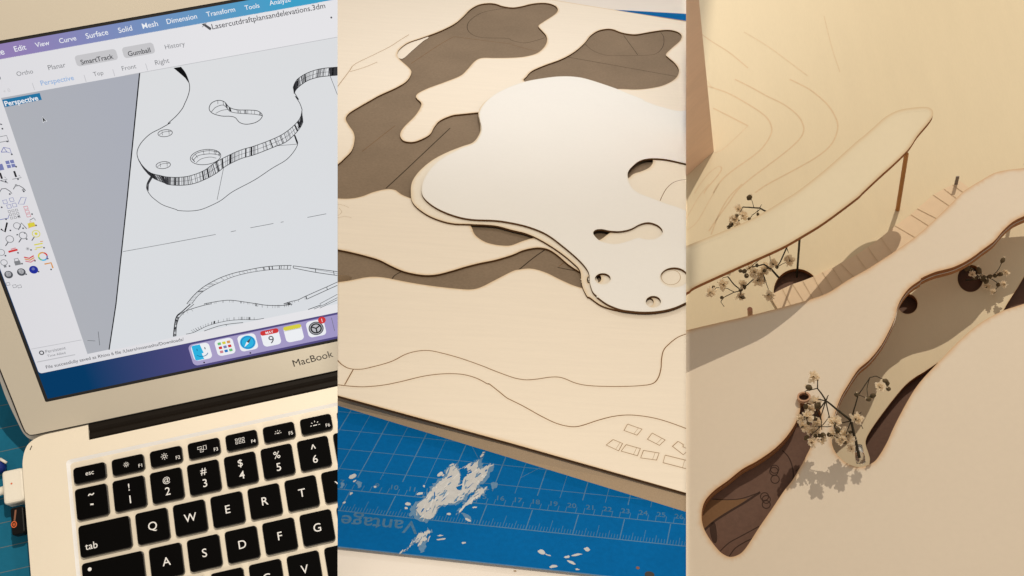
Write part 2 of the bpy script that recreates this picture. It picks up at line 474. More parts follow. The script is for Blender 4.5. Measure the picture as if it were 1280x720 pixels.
def grave(b, x, y):
    b.ribbon(cr([(x - 1.5, y + 3.4), (x - .7, y + 4.1), (x + .5, y + 3.6), (x + 1.4, y + 4.3)]), .6, .03, 'legend')
    b.ribbon([(x - .9, y - 1.2), (x + .7, y - 1.4)], .8, .03, 'legend')
key(0, 0, icon=grave)
for i, (a, c) in enumerate(zip('1234567', '!@#$%^&')):
    key(i + 1, 0, legs=[(c, 0, 1.6 if c != '^' else .6, (2.7 if c == '@' else 3.6) if c != '^' else 4.2, 'c'), (a, 0, -5.0, 4.0, 'c')])
key(.25, -1, P * 1.5 - 2.75, 16.3, [('tab', -10.2, -4.6, 3.4, 'l')])
for i, a in enumerate('QWERTY'): key(1.5 + i, -1, legs=[(a, 0, -1.9, 4.1, 'c')])
def caps(b, x, y): b.disc((x - 11.4, y + 4.6), .95, .95, .03, 'legend', 16)
key(.375, -2, P * 1.75 - 2.75, 16.3, icon=caps)
for i, a in enumerate('ASDFGH'): key(1.75 + i, -2, legs=[(a, 0, -2.0, 4.1, 'c')])
key(.625, -3, P * 2.25 - 2.75, 16.3)
for i, a in enumerate('ZXCVB'): key(2.25 + i, -3, legs=[(a, 0, -2.0, 4.1, 'c')])
# --- lid
def Lp(pts): return on(LID, pts, 0)
gk = Lp([(110, 528.6), (62, 538.6), (41, 542.9), (34.5, 541), (29.5, 533.5), (16.3, 500), (0, 459.5)])
ol = Lp([(110, 534), (70, 543), (48, 549.5), (38.5, 550.5), (30, 544), (23.5, 533), (7.7, 500), (0, 479)])
TOP = 200.0; RT = 190.0
gdir = (gk[-1][0] - gk[-2][0]) / (gk[-1][1] - gk[-2][1])
LT = TOP - 1.2
gl = cr(gk, n=4); gx = gl[-1][0] + gdir * (LT - gl[-1][1])
bez = [(RT, gl[0][1] + .3), (RT, LT), (gx, LT)] + gl[::-1]
oll = cr(ol, n=4)
odir = (oll[-1][0] - oll[-2][0]) / (oll[-1][1] - oll[-2][1])
oo = [(RT, oll[0][1]), (RT, TOP), (oll[-1][0] + gdir * (TOP - oll[-1][1]), TOP)] + oll[::-1]
b = MB(); b.prism(oo, [], -5.0, -.9, 'lid_edge', 'lid_edge')
go = []
for i, p in enumerate(bez):
    a_, c_ = V3(*bez[i - 1], 0), V3(*bez[(i + 1) % len(bez)], 0); t = (c_ - a_).normalized(); go.append((p[0] + t.y * .9, p[1] - t.x * .9))
if not inside(go[3][0], go[3][1], bez): pass
b.prism(go, [], -.89, -.25, 'rubber', 'rubber')
b.prism(bez, [rrect(-1.5, -1.5, 287.6, 180.3, .8)], -.24, .35, 'alu', 'rubber')
lid = b.build('lid', DECK if False else LID, lap, solid=False)
b = MB(); b.quad([V3(x, y, .0) for x, y in rrect(-1.6, -1.6, 287.7, 180.4, .8)], 'rubber')
b.build('display_border', LID, lid)
w0 = LID.at(210 + 872 / 5.536, 380 + 432 / 5.536); w1 = LID.at(210 + 1146 / 5.536, 380 + 362 / 5.536)
wa = math.atan2(w1.y - w0.y, w1.x - w0.x)
b = MB(); b.text('MacBook', (w0.x, w0.y), None, 'ink', .40, width=(w1 - w0).length, ang=wa); 
b.text('Air', (w1.x + 3.0, w1.y + .05), 3.0, 'ink', .40, bold=.004)
b.build('wordmark', LID, lid)

# --- what the screen shows (lit pixels, each element flat on the panel)
M['s_white'] = glow('screen_white', (221, 221, 225), 1, (205, 211, 216), 60, 200)
M['s_win'] = glow('screen_window', (219, 218, 222), 1, (229, 228, 231), 0, 130)
M['s_view'] = glow('screen_grey', (176, 178, 183), 1, (171, 174, 184), 0, 80)
M['s_paper'] = glow('screen_drawing_sheet', (217, 220, 224), 1, (220, 221, 223), 20, 170, 1)
M['s_desk'] = glow('screen_wallpaper', (8, 58, 100), 1, (84, 76, 128), 22, 88)
M['s_menu'] = glow('screen_menu_bar', (146, 128, 180), 1, (62, 160, 200), 42, 165)
M['s_dock'] = glow('screen_dock', (172, 162, 200), 1, (160, 150, 196), 72, 150)
M['s_black'] = glow('screen_black', (18, 18, 20)); M['s_line'] = glow('screen_line', (42, 43, 46)); M['s_mid'] = glow('screen_mid_line', (96, 98, 102))
M['s_txt'] = glow('screen_text', (78, 78, 82)); M['s_faint'] = glow('screen_faint', (128, 129, 133)); M['s_sep'] = glow('screen_separator', (186, 186, 190))
M['s_pill'] = glow('screen_pill', (198, 197, 200)); M['s_pale'] = glow('screen_pale_blue', (148, 178, 218)); M['s_tag'] = glow('screen_tag_blue', (38, 116, 162))
M['s_pure'] = glow('screen_bright', (236, 238, 242)); M['s_cyan'] = glow('screen_cyan', (48, 178, 222)); M['s_blue'] = glow('screen_blue', (40, 118, 190))
M['s_red'] = glow('screen_red', (206, 58, 58)); M['s_yel'] = glow('screen_yellow', (214, 206, 70)); M['s_grn'] = glow('screen_green', (110, 186, 120))
M['s_dkb'] = glow('screen_deep_blue', (36, 48, 150)); M['s_org'] = glow('screen_orange', (214, 150, 84)); M['s_lav'] = glow('screen_lavender', (120, 126, 176))
M['s_pink'] = glow('screen_pink', (206, 130, 140)); M['s_steel'] = glow('screen_steel', (80, 82, 88)); M['s_hatch'] = glow('screen_hatch', (58, 58, 62))
def S(pts): return on(LID, pts, 0)
def flat(b, pts, z, k): b.quad([V3(p[0], p[1], z) for p in pts], k)
def stext(b, body, a, c, k, z=.10, bold=.0):
    """Screen text from pixel a to pixel c on its baseline."""
    A, C = S([a, c]); b.text(body, A, None, k, z, width=math.hypot(C[0] - A[0], C[1] - A[1]), ang=math.atan2(C[1] - A[1], C[0] - A[0]), bold=bold)
c1_ = lambda p: Q(0, 0, p); c2_ = lambda p: Q(210, 0, p); c3_ = lambda p: Q(0, 120, p); c4_ = lambda p: Q(210, 120, p)
c5_ = lambda p: Q(0, 250, p); c6_ = lambda p: Q(210, 250, p); c7_ = lambda p: Q(0, 380, p); c8_ = lambda p: Q(210, 380, p)
SW, SH = 286.1, 178.8
b = MB(); b.quad([V3(0, 0, .02), V3(SW, 0, .02), V3(SW, SH, .02), V3(0, SH, .02)], 's_desk'); b.build('wallpaper', LID, lid)
mb_low = S(c1_([(0, 405), (1218, 195)])); mlow = (mb_low[0][1] + mb_low[1][1]) / 2
b = MB(); flat(b, [(0, mlow - .2), (SW, mlow - .2), (SW, SH), (0, SH)], .04, 's_menu')
for t, a, c in (('File', (-45, 392), (35, 374)), ('Edit', (105, 358), (185, 341)), ('View', (250, 328), (346, 309)), ('Curve', (415, 300), (531, 277)),
                ('Surface', (600, 268), (752, 237)), ('Solid', (824, 228), (918, 209)), ('Mesh', (990, 199), (1096, 178)), ('Dimension', (1158, 166), (1366, 127))):
    A, C = c1_([a, c]); stext(b, t, A, C, 's_pure', bold=.006)
for t, a, c in (('Transform', (270, 116), (467, 79)), ('Tools', (535, 70), (635, 51)), ('Analyze', (705, 38), (851, 10))):
    A, C = c2_([a, c]); stext(b, t, A, C, 's_pure', bold=.006)
b.build('menu_bar', LID, lid)
# window sheet
wb = S(c7_([(270, 480), (1218, 290)])); wl = (wb[0][1] + wb[1][1]) / 2
b = MB(); flat(b, rrect(0.4, wl, SW, mlow, 1.6), .04, 's_win')
for t, a, c, k, bo in (('Ortho', (120, 527), (232, 506), 's_faint', .0), ('Planar', (338, 485), (458, 463), 's_faint', .0), ('SmartTrack', (564, 447), (788, 404), 's_txt', .012),
                   ('Gumball', (890, 389), (1045, 360), 's_txt', .012), ('History', (1146, 341), (1282, 316), 's_faint', 0), ('Perspective', (287, 592), (515, 552), 's_pale', .008), ('Snap', (-95, 570), (10, 549), 's_faint', 0),
                   ('Top', (650, 528), (718, 515), 's_faint', 0), ('Front', (848, 489), (945, 471), 's_faint', 0), ('Right', (1078, 450), (1174, 432), 's_faint', 0), ('+ 0', (28, 645), (75, 634), 's_pill', 0)):
    A, C = c1_([a, c])
    if bo == .012:
        p0, p1 = S(c1_([(a[0] - 30, a[1] + 10), (c[0] + 30, c[1] - 2)])); flat(b, rrect(p0[0], (p0[1] + p1[1]) / 2 - .5, p1[0], (p0[1] + p1[1]) / 2 + 4.6, 1.5), .06, 's_pill')
    stext(b, t, A, C, k, bold=bo)
for p in ((232, 600), (590, 545), (788, 505), (1015, 465)):
    q = S(c1_([p]))[0]; b.ribbon([(q[0], q[1] - 1.5), (q[0], q[1] + 1.8)], .25, .08, 's_sep')
A, C = c2_([(308, 203), (1090, 55)]); stext(b, 'Lasercutdraftplansandelevations.3dm', A, C, 's_txt', bold=.004)
q = S(c2_([(268, 188)]))[0]; b.quad([V3(q[0] - 1.9, q[1] + 1.7, .1), V3(q[0] - .6, q[1] + 1.9, .1), V3(q[0] + 2, q[1] - .8, .1), V3(q[0] + 1.2, q[1] - 1.7, .1)], 's_txt'); b.ribbon([(q[0] - 2, q[1] + .4), (q[0] + .4, q[1] + 2)], .3, .1, 's_faint')
q = S(c2_([(1130, 121)]))[0]; b.disc(q, .45, .45, .1, 's_txt', 10)
A, C = c7_([(322, 447), (1218, 262)]); stext(b, 'File successfully saved as Rhino 6 file /Users/moanashu/Downloads/', A, (210 + 112 / 5.536, 380 + 252 / 5.536), 's_txt', bold=.004)
b.ribbon(S(c7_([(215, 312), (565, 248)])), .3, .07, 's_sep'); b.ribbon(S(c7_([(255, 402), (520, 350)])), .5, .07, 's_sep')
A, C = c7_([(318, 340), (458, 312)]); stext(b, 'Persistent', A, C, 's_faint'); A, C = c7_([(330, 368), (455, 344)]); stext(b, 'Time Allied', A, C, 's_faint')
q = S(c7_([(288, 337)]))[0]; b.ribbon(ell(q, 1.0, 1.0, 14), .55, .08, 's_txt', closed=True)
b.build('app_window', LID, lid)
# model viewport
tb = S([c2_([(0, 465)])[0], c2_([(1172, 260)])[0]]); vt = (tb[0][1] + tb[1][1]) / 2
lb = S([(6, 136), (44.3, 250), (88.5, 380), (109.3, 442.3)])
vb = S(c7_([(605, 345), (755, 315)])); vbm = (vb[0][1] + vb[1][1]) / 2
dl = S([(175, 92.5), (158.8, 250), (145, 380), (136.4, 437)])
b = MB(); flat(b, [(lb[0][0], vt), lb[0], lb[1], lb[2], (lb[3][0], vbm), (dl[3][0], vbm), dl[2], dl[1], (dl[0][0], vt)], .06, 's_view')
flat(b, [(dl[0][0], vt), dl[1], dl[2], (dl[3][0], vbm - .6), (SW, vbm - .6), (SW, vt)], .062, 's_paper')
b.ribbon([(dl[0][0], vt)] + dl[1:], .55, .09, 's_black')
b.ribbon([(tb[0][0] - 20, vt), (SW, vt)], .25, .09, 's_sep')
flat(b, S(c1_([(15, 690), (275, 643), (290, 690), (32, 742)])), .09, 's_tag')
A, C = c3_([(38, 70), (268, 28)]); stext(b, 'Perspective', A, C, 's_pure', .12, bold=.02)
cq = S(c3_([(292, 142), (300, 186), (308, 172), (326, 176)])); b.quad([V3(x, y, .11) for x, y in cq], 's_black'); b.ribbon(cq, .25, .12, 's_pure', closed=True)
for p in ((605, 252, 660, 255), (680, 190, 690, 285)):
    b.ribbon(S(c7_([(p[0], p[1]), (p[2], p[3])])), .25, .09, 's_mid')
b.build('viewport', LID, lid)
# line drawing in the viewport
b = MB()
def st(pts, w=.32, k='s_line', n=5, closed=False, smooth=True):
    p = S(pts); b.ribbon(cr(p, closed, n) if smooth else p, w, .10, k, closed)
def hatch(top, low, dens, lo=.12, hi=.3, mid=True, key_='s_hatch'):
    T, Lw = cr(S(top), n=8), cr(S(low), n=8)
    def ev(c, t):
        x = t * (len(c) - 1); i = min(int(x), len(c) - 2); f = x - i; return (c[i][0] + (c[i + 1][0] - c[i][0]) * f, c[i][1] + (c[i + 1][1] - c[i][1]) * f)
    t = 0.
    while t < 1:
        w = random.uniform(lo, hi) * (1 if random.random() < .86 else 2.6)
        b.ribbon([ev(T, t), ev(Lw, t)], w, .10, key_ if w < .5 else 's_black')
        t += dens * random.choice((.35, .5, .8, 1, 1, 1.5, 2.2))
    if mid:
        m = [((a[0] + c[0]) / 2, (a[1] + c[1]) / 2) for a, c in ((ev(T, k / 40), ev(Lw, k / 40)) for k in range(41))]; b.ribbon(m, .16, .10, 's_hatch')
up_ = c2_([(90, 465), (120, 505), (142, 560), (150, 610), (138, 665), (115, 718)]) + c4_([(100, 85), (60, 135), (0, 190)])
lf_ = c3_([(1218, 140), (1180, 185), (1110, 225), (1040, 262), (980, 320), (950, 380), (955, 430), (985, 480), (1040, 530), (1110, 550)])
fr_ = c4_([(0, 560), (80, 562), (160, 550), (250, 515), (320, 465), (400, 420), (500, 375), (600, 345), (720, 300), (800, 260), (870, 205), (915, 150), (928, 95)])
st(up_ + lf_[1:] + fr_); st(c4_([(928, 95), (912, 50), (880, 0)]) + c2_([(905, 690), (878, 645), (866, 605)]))
low_ = c3_([(960, 445), (1000, 510), (1060, 567), (1140, 602)]) + c4_([(0, 612), (80, 618), (170, 608), (260, 575), (340, 530), (400, 485), (500, 435), (600, 405), (740, 350), (820, 315), (890, 250), (930, 190), (930, 140)])
st(low_)
hatch(lf_[6:] + fr_, low_, .0082)
hatch(lf_[6:] + fr_[:2], low_[:6], .012)
flat(b, S(c2_([(38, 470), (90, 462), (122, 505), (148, 580), (120, 540), (80, 505)])), .098, 's_black')
ru = c2_([(866, 605), (880, 570), (905, 540), (970, 502), (1060, 475), (1172, 464)]); rl = c2_([(872, 648), (885, 622), (915, 592), (970, 556), (1050, 532), (1172, 520)])
st(ru); st(rl); hatch(ru, rl, .022, mid=True)
flat(b, S(c2_([(866, 605), (878, 575), (905, 545), (900, 600), (872, 648)])), .098, 's_black'); flat(b, S(c2_([(1112, 469), (1172, 464), (1172, 522), (1120, 524)])), .098, 's_hatch')
st(c2_([(1122, 525), (1172, 655)]), .2, smooth=False)
flat(b, S(c4_([(928, 100), (932, 150), (925, 195), (895, 235), (915, 160)])), .098, 's_black')
pn = c4_([(285, 90), (300, 50), (345, 30), (390, 40), (425, 78), (480, 95), (560, 97), (620, 103), (652, 130), (640, 160), (600, 185), (540, 195), (495, 182), (466, 150), (430, 140), (370, 138), (310, 120)])
st(pn, closed=True); st(c4_([(300, 110), (330, 78), (378, 62), (405, 80), (432, 108), (500, 120), (600, 126), (650, 136)]), .25); st(c4_([(330, 120), (370, 100), (430, 90)]), .2)
hatch(pn[2:9], c4_([(345, 55), (395, 68), (432, 105), (490, 118), (560, 123), (620, 127), (648, 135)]), .06, mid=False)
def oval(c, rx, ry, rot, fr, w=.3):
    pts = ell(c, rx, ry, 26, rot); st(fr(pts), w, closed=True, n=2)
oval((260, 422), 106, 52, -.13, c4_); st(c4_([(165, 430), (200, 395), (280, 378), (345, 388), (360, 400)]), .25); st(c4_([(175, 445), (210, 412), (290, 400), (358, 408)]), .25); st(c4_([(195, 462), (230, 435), (290, 422), (335, 430)]), .22)
hatch(c4_([(165, 430), (200, 395), (280, 368), (345, 378), (362, 405)]), c4_([(185, 455), (215, 420), (280, 400), (340, 405), (355, 420)]), .13, mid=False)
for cc in ((1143, 257), (1130, 478)):
    oval(cc, 50, 24, -.12, c3_, .28); st(c3_([(cc[0] - 42, cc[1] + 12), (cc[0] - 10, cc[1] - 8), (cc[0] + 45, cc[1] - 14)]), .2)
    st(c3_([(cc[0] + 25, cc[1] - 22), (cc[0] + 28, cc[1] + 10)]), .18, smooth=False); st(c3_([(cc[0] - 22, cc[1] - 14), (cc[0] - 18, cc[1] + 15)]), .18, smooth=False)
st(c3_([(1045, 555), (1020, 600), (1015, 640), (1040, 685), (1075, 718)]) + c5_([(1130, 35), (1218, 65)]) + c6_([(70, 72), (150, 76), (230, 65), (310, 32), (370, 0)]) + c4_([(450, 660), (600, 580), (720, 500), (820, 440), (880, 370), (897, 320), (870, 270)]), .3)
flat(b, S(c3_([(1045, 555), (1022, 595), (1015, 640), (1028, 660), (1030, 610), (1060, 558)])), .098, 's_hatch'); flat(b, S(c4_([(870, 268), (882, 272), (900, 320), (895, 340), (882, 305)])), .098, 's_black')
st(c4_([(385, 495), (340, 718)]), .2, smooth=False); st(c4_([(740, 345), (890, 333)]), .2, smooth=False)
for a, c in (((850, 357), (1218, 290)),): st(c5_([a, c]), .24, 's_mid', smooth=False)
for a, c in (((0, 300), (330, 238)), ((435, 219), (470, 212)), ((570, 192), (730, 162)), ((780, 154), (800, 150)), ((965, 120), (1095, 95))): st(c6_([a, c]), .26, 's_mid', smooth=False)
oa = c6_([(130, 718), (180, 658), (250, 598), (350, 543), (450, 507), (550, 484), (650, 465), (750, 455), (855, 452)]); ob = c6_([(165, 718), (215, 655), (290, 603), (380, 560), (460, 528), (560, 503), (660, 487), (750, 479), (850, 479)])
st(oa); st(ob, .25); hatch(oa, ob, .028, .1, .2, mid=False)
st(c6_([(866, 455), (1020, 475), (1172, 495)])); st(c6_([(868, 470), (1020, 500), (1172, 522)])); st(c6_([(940, 465), (1172, 508)]), .15)
for p in ((866, 455, 868, 472), (1020, 475, 1022, 500), (1145, 490, 1150, 518)): st(c6_([(p[0], p[1]), (p[2], p[3])]), .3, smooth=False)
st(c6_([(800, 718), (850, 702), (900, 690), (955, 664), (1100, 600), (1172, 567)])); st(c6_([(960, 686), (1100, 622), (1172, 590)])); st(c6_([(955, 662), (958, 686)]), .5, smooth=False); st(c6_([(1098, 600), (1103, 622)]), .3, smooth=False)
st(c6_([(1050, 718), (1172, 652)]), .25); st(c6_([(1090, 718), (1172, 675)]), .25)
hatch(c6_([(800, 718), (850, 702), (900, 688), (955, 664)]), c6_([(830, 725), (860, 715), (905, 705), (958, 686)]), .12, .1, .2, mid=False)
ta = c6_([(250, 718), (350, 700), (430, 693), (530, 705), (640, 722)]); st(ta); hatch(ta, c6_([(255, 728), (350, 715), (430, 708), (530, 718), (635, 735)]), .06, .1, .2, mid=False)
st(c8_([(155, 0), (100, 50), (60, 85), (45, 150), (38, 225)]), .5); st(c8_([(180, 0), (115, 55), (75, 98), (60, 150), (55, 220)]), .3)
hatch(c8_([(60, 85), (48, 150), (36, 225)]), c8_([(78, 95), (62, 150), (58, 222)]), .07, .2, .5)
st(c8_([(60, 85), (130, 45), (250, 8), (300, -2)])); hatch(c8_([(100, 60), (160, 33), (230, 12)]), c8_([(110, 75), (172, 50), (240, 28)]), .25, .1, .2, mid=False)
st(c8_([(600, -5), (680, 8), (780, 10), (860, 2)]), .35); hatch(c8_([(600, 0), (690, 5), (780, 5), (860, -5)]), c8_([(605, 15), (690, 28), (780, 25), (860, 12)]), .06, .1, .22, mid=False)
st(c8_([(970, 38), (1060, 5)]), .35); st(c8_([(1010, 35), (1100, -5)]), .25); st(c8_([(1050, 28), (1172, -30)]), .25)
da = c8_([(125, 208), (180, 195), (280, 148), (400, 118), (500, 108), (600, 108), (665, 98)]); st(da, .26); hatch(c8_([(160, 180), (280, 130), (400, 98), (500, 88), (600, 92)]), da[1:6], .035, .1, .25, mid=False)
st(c8_([(250, 186), (350, 152), (430, 137), (520, 128)]), .3); st(c8_([(400, 140), (405, 150)]), .3, smooth=False)
b.build('line_drawing', LID, lid)
# tool palette glyphs
b = MB()
def gl_(p, pts, k='s_faint', w=.3, closed=False):
    q = S([p])[0]; b.ribbon([(q[0] + x, q[1] + y) for x, y in pts], w, .10, k, closed)
def gd(p, r, k, fill=True, w=.3):
    q = S([p])[0]
    if fill: b.disc(q, r, r, .10, k, 18)
    else: b.ribbon(ell(q, r, r, 18), w, .10, k, closed=True)
def gb(p, w, h, k, dx=0, dy=0):
    q = S([p])[0]; flat(b, [(q[0] + dx - w / 2, q[1] + dy - h / 2), (q[0] + dx + w / 2, q[1] + dy - h / 2), (q[0] + dx + w / 2, q[1] + dy + h / 2), (q[0] + dx - w / 2, q[1] + dy + h / 2)], .099, k)
X3 = lambda x, y: c3_([(x, y)])[0]; X5 = lambda x, y: c5_([(x, y)])[0]
dots = [X3(17, 226), X3(50, 314), X3(82, 403), X3(112, 489), X3(40, 590), X3(125, 575), X3(68, 678), X3(165, 660), X5(12, 50), X5(130, 112), X5(42, 133), X5(222, 97), X5(72, 210), X5(160, 195), X5(250, 175), X5(185, 270), X5(125, 365), X5(38, 385), X5(215, 345), X5(305, 330), X5(66, 457), X5(153, 440), X5(242, 420), X5(330, 405), X5(181, 513), X5(267, 495), X5(354, 480)]
for d in dots: gd(d, .42, 's_steel')
gl_(X3(0, 200), [(-1, 1), (1, 0)], 's_steel', .5)
gl_(X3(20, 300), [(-3, 1.5), (2.2, 1.5), (2.2, -1.8)], 's_faint', .3); gl_(X3(0, 320), [(-2, 0), (3, 0)])
q = X3(42, 382); gl_(q, [(-2.2, 0), (-.5, 2), (2, 1), (2, -1.4), (.3, -.4), (-2.2, 0)], 's_lav', .35); gl_(q, [(-.5, 2), (.3, -.4)], 's_lav', .3)
q = X3(73, 470); gb(q, 3.8, 3.6, 's_lav'); gl_(q, [(-1.9, 0), (1.9, 0)], 's_pure', .3); gl_(q, [(0, -1.8), (0, 1.8)], 's_pure', .3); gb(X3(5, 492), 2.4, 3.0, 's_lav')
for p in (X3(10, 560), X3(108, 548)): gb(p, .9, 3.0, 's_line', 0, .6); gl_(p, [(-2, -1.6), (2.2, -1.6), (1.4, -.2)], 's_faint', .3)
gl_(X3(15, 575), [(-1, -.5), (2, -2.4)], 's_steel', .3)
for p in (X3(35, 655), X3(130, 635)): gl_(p, [(-2.6, -.2), (-1.2, 1.2), (.6, 1.0), (2.0, -.6), (2.6, -2)], 's_steel', .35)
for p in (X3(112, 617), X3(160, 650)): gd(p, .4, 's_steel', False, .25)
q = X5(70, 20)
for dx, dy in ((-2, 1), (1.2, 1.4), (-1, -1.6), (1.6, -1.4)): gl_(q, [(dx - .9, dy - .9), (dx + .9, dy - .9), (dx + .9, dy + .9), (dx - .9, dy + .9)], 's_lav', .3, True)
gl_(X5(155, 5), [(-2.4, -1.2), (0, 1.8), (2.2, 1.2), (.2, -1.8)], 's_lav', .3, True)
q = X5(98, 97)
for i in (-1.7, 0, 1.7):
    for j in (-1.7, 0, 1.7): gl_(q, [(i - .5, j - .5), (i + .5, j - .5), (i + .5, j + .5), (i - .5, j + .5)], 's_txt', .22, True)
gl_(X5(20, 125), [(-3.5, -.5), (2.4, -.5), (3, .8)], 's_lav', .35)
q = X5(188, 80)
for j in (-2, 0, 2): gl_(q, [(-.8, j - .7), (.9, j - .7), (.9, j + .7), (-.8, j + .7)], 's_pink', .35, True)
gl_(X5(35, 192), [(-2, -.2), (-.7, -2), (1.8, 2.4)], 's_black', .8)
q = X5(118, 178); gd(q, 1.6, 's_faint', False); gl_(X5(150, 180), [(-2, -1.6), (.4, 1.6), (1.8, -1.8)], 's_steel', .4)
q = X5(218, 172); gb(q, 3.2, 2.2, 's_yel'); gl_(q, [(-2, -1.3), (0, 1.8), (2.2, -.6)], 's_org', .35, True); gl_(X5(226, 136), [(-1.4, 0), (.8, .8), (1.2, -.6)], 's_steel', .3)
for p, k in ((X5(68, 270), 's_faint'), (X5(160, 245), 's_faint'), (X5(250, 233), 's_yel')):
    gd(p, 1.75, k, False, .35); gl_(p, [(-1.2, -1.3), (-3.0, -3.0)], 's_steel', .45)
gd(X5(250, 233), .7, 's_yel'); gl_(X5(120, 240), [(-.4, 0), (.4, 0)], 's_steel', .6); gl_(X5(172, 228), [(-.4, 0), (.4, 0)], 's_steel', .6)
gd(X5(8, 362), 1.6, 's_faint', False); gl_(X5(90, 350), [(-2.2, -.2), (2.2, .1)], 's_red', 1.0); gl_(X5(92, 343), [(-1, .4), (1.4, .6)], 's_pink', .5)
gd(X5(192, 337), .9, 's_pill'); gd(X5(192, 337), .4, 's_mid')
gb(X5(270, 315), 4, .6, 's_yel', 0, .8); gb(X5(268, 320), 3.4, .5, 's_yel', 0, -.6); gb(X5(288, 286), 1.4, .4, 's_org'); gb(X5(248, 342), 1.2, .35, 's_yel')
q = X5(28, 432); gd(q, 1.5, 's_faint', False); gb(X5(35, 457), 1.2, 1.4, 's_faint')
q = X5(120, 430); gb(q, 2.8, 2.2, 's_faint', 0, -.4); gl_(q, [(-.9, .6), (-.9, 1.9), (.9, 1.9), (.9, .6)], 's_faint', .35)
q = X5(205, 408); 
for dy, k in ((-1.1, 's_pink'), (0, 's_org'), (1.0, 's_red')): gl_(q, [(-2.2, dy + .5), (0, dy - .6), (2.4, dy + .3)], k, .6)
q = S([X5(297, 390)])[0]
for k_, kk in enumerate(('s_red', 's_org', 's_yel', 's_grn', 's_cyan', 's_lav')):
    b.ribbon([(q[0] + 2.0 * math.cos(a), q[1] + 2.0 * math.sin(a)) for a in [math.pi / 3 * (k_ + t / 4) for t in range(5)]], .7, .10, kk)
for p in (X5(60, 516), X5(148, 498)): gd(p, 2.0, 's_steel'); gd((p[0] - .4, p[1] - .7), 1.35, 's_sep')
p = X5(233, 482); gd(p, 2.1, 's_dkb'); gd((p[0] - .5, p[1] - 1.0), .8, 's_lav')
gl_(X5(335, 450), [(-1.6, .9), (1.6, .9), (1.6, -2)], 's_org', .7)
for dx, dy in ((-2.0, 1.2), (.6, -.6), (2.8, -1.2)): gl_(X5(90, 590), [(dx - .8, dy - .7), (dx + .8, dy - .7), (dx + .8, dy + .7), (dx - .8, dy + .7)], 's_faint', .3, True)
b.build('tool_palette', LID, lid)
# dock
dk = S(c8_([(135, 285), (1172, 72), (1172, 232), (165, 424)]))
dt, db = (dk[0][1] + dk[1][1]) / 2, (dk[2][1] + dk[3][1]) / 2
b = MB(); flat(b, rrect(dk[0][0], db, 170, dt, 2.4), .07, 's_dock')
for p in ((250, 404), (570, 338)): q = S(c8_([p]))[0]; b.disc(q, .45, .45, .10, 's_black', 10)
q = S(c8_([(1142, 140)]))[0]; b.ribbon([(q[0], q[1] - 4), (q[0], q[1] + 4)], .22, .1, 's_mid')
dock = b.build('dock', LID, lid)
def icon(cx, cy, draw):
    b = MB(); q = S(c8_([(cx, cy)]))[0]; flat(b, rrect(q[0] - 4.7, q[1] - 4.7, q[0] + 4.7, q[1] + 4.7, 2.1), .10, 's_pure'); draw(b, q[0], q[1]); b.build('app_icon', LID, lid)
def finder(b, x, y):
    flat(b, rrect(x - 4.2, y - 4.4, x - .2, y + 4.4, 1.0), .12, 's_cyan'); flat(b, [(x - .6, y - 4.4), (x + .3, y - 4.4), (x - .1, y - 1), (x + .9, y - .8), (x + .2, y + 4.4), (x - .6, y + 4.4)], .122, 's_cyan')
    b.ribbon([(x - 1.9, y + 1), (x - 1.9, y + 2.2)], .5, .14, 's_tag'); b.ribbon([(x + 2.2, y + 1), (x + 2.2, y + 2.2)], .5, .14, 's_steel')
    b.ribbon(cr([(x - 2.8, y - 1.4), (x - 1.4, y - 2.4), (x + .4, y - 2.7), (x + 2.0, y - 2.3), (x + 3.0, y - 1.3)]), .4, .14, 's_tag')
def launch(b, x, y):
    cs = ('s_grn', 's_yel', 's_org', 's_red', 's_lav', 's_red', 's_pink', 's_blue', 's_grn'); i = 0
    for j in (2.4, 0, -2.4):
        for k in (-2.4, 0, 2.4): flat(b, rrect(x + k - .85, y + j - .75, x + k + .85, y + j + .75, .3), .12, cs[i]); i += 1
def compass(b, x, y):
    b.disc((x, y), 4.0, 4.0, .12, 's_cyan', 28); b.disc((x, y), 3.5, 3.5, .122, 's_blue', 28); b.disc((x, y), 3.1, 3.1, .124, 's_cyan', 28)
    b.quad([V3(x + 2.4, y + 2.4, .14), V3(x - .5, y + .5, .14), V3(x + .5, y - .5, .14)], 's_txt'); b.quad([V3(x - 2.4, y - 2.4, .14), V3(x - .5, y + .5, .14), V3(x + .5, y - .5, .14)], 's_pure')
def calend(b, x, y):
    flat(b, rrect(x - 4.7, y + 2.0, x + 4.7, y + 4.7, 1.2), .12, 's_red'); b.text('MAY', (x, y + 2.5), 1.4, 's_pure', .14, align='c', bold=.012); b.text('9', (x, y - 3.3), 4.3, 's_steel', .14, align='c')
def notes(b, x, y): flat(b, rrect(x - 4.7, y + 2.4, x + 4.7, y + 4.7, 1.2), .12, 's_yel'); b.ribbon([(x - 4.6, y + 2.2), (x + 4.6, y + 2.2)], .3, .125, 's_sep')
def gear(b, x, y):
    b.disc((x, y), 3.9, 3.9, .12, 's_steel', 28); b.disc((x, y), 3.3, 3.3, .122, 's_sep', 28); b.ribbon(ell((x, y), 2.6, 2.6, 24), .8, .124, 's_line', True)
    for k in range(3): a = .5 + 2 * math.pi * k / 3; b.ribbon([(x, y), (x + 2.6 * math.cos(a), y + 2.6 * math.sin(a))], .7, .126, 's_line')
    b.disc((x + 3.9, y + 4.0), 2.0, 2.0, .14, 's_red', 20); b.text('1', (x + 3.9, y + 2.9), 2.0, 's_pure', .16, align='c')
for c, d in (((232, 330), finder), ((395, 296), launch), ((552, 265), compass), ((712, 232), calend), ((870, 202), notes), ((1025, 168), gear)): icon(*c, d)

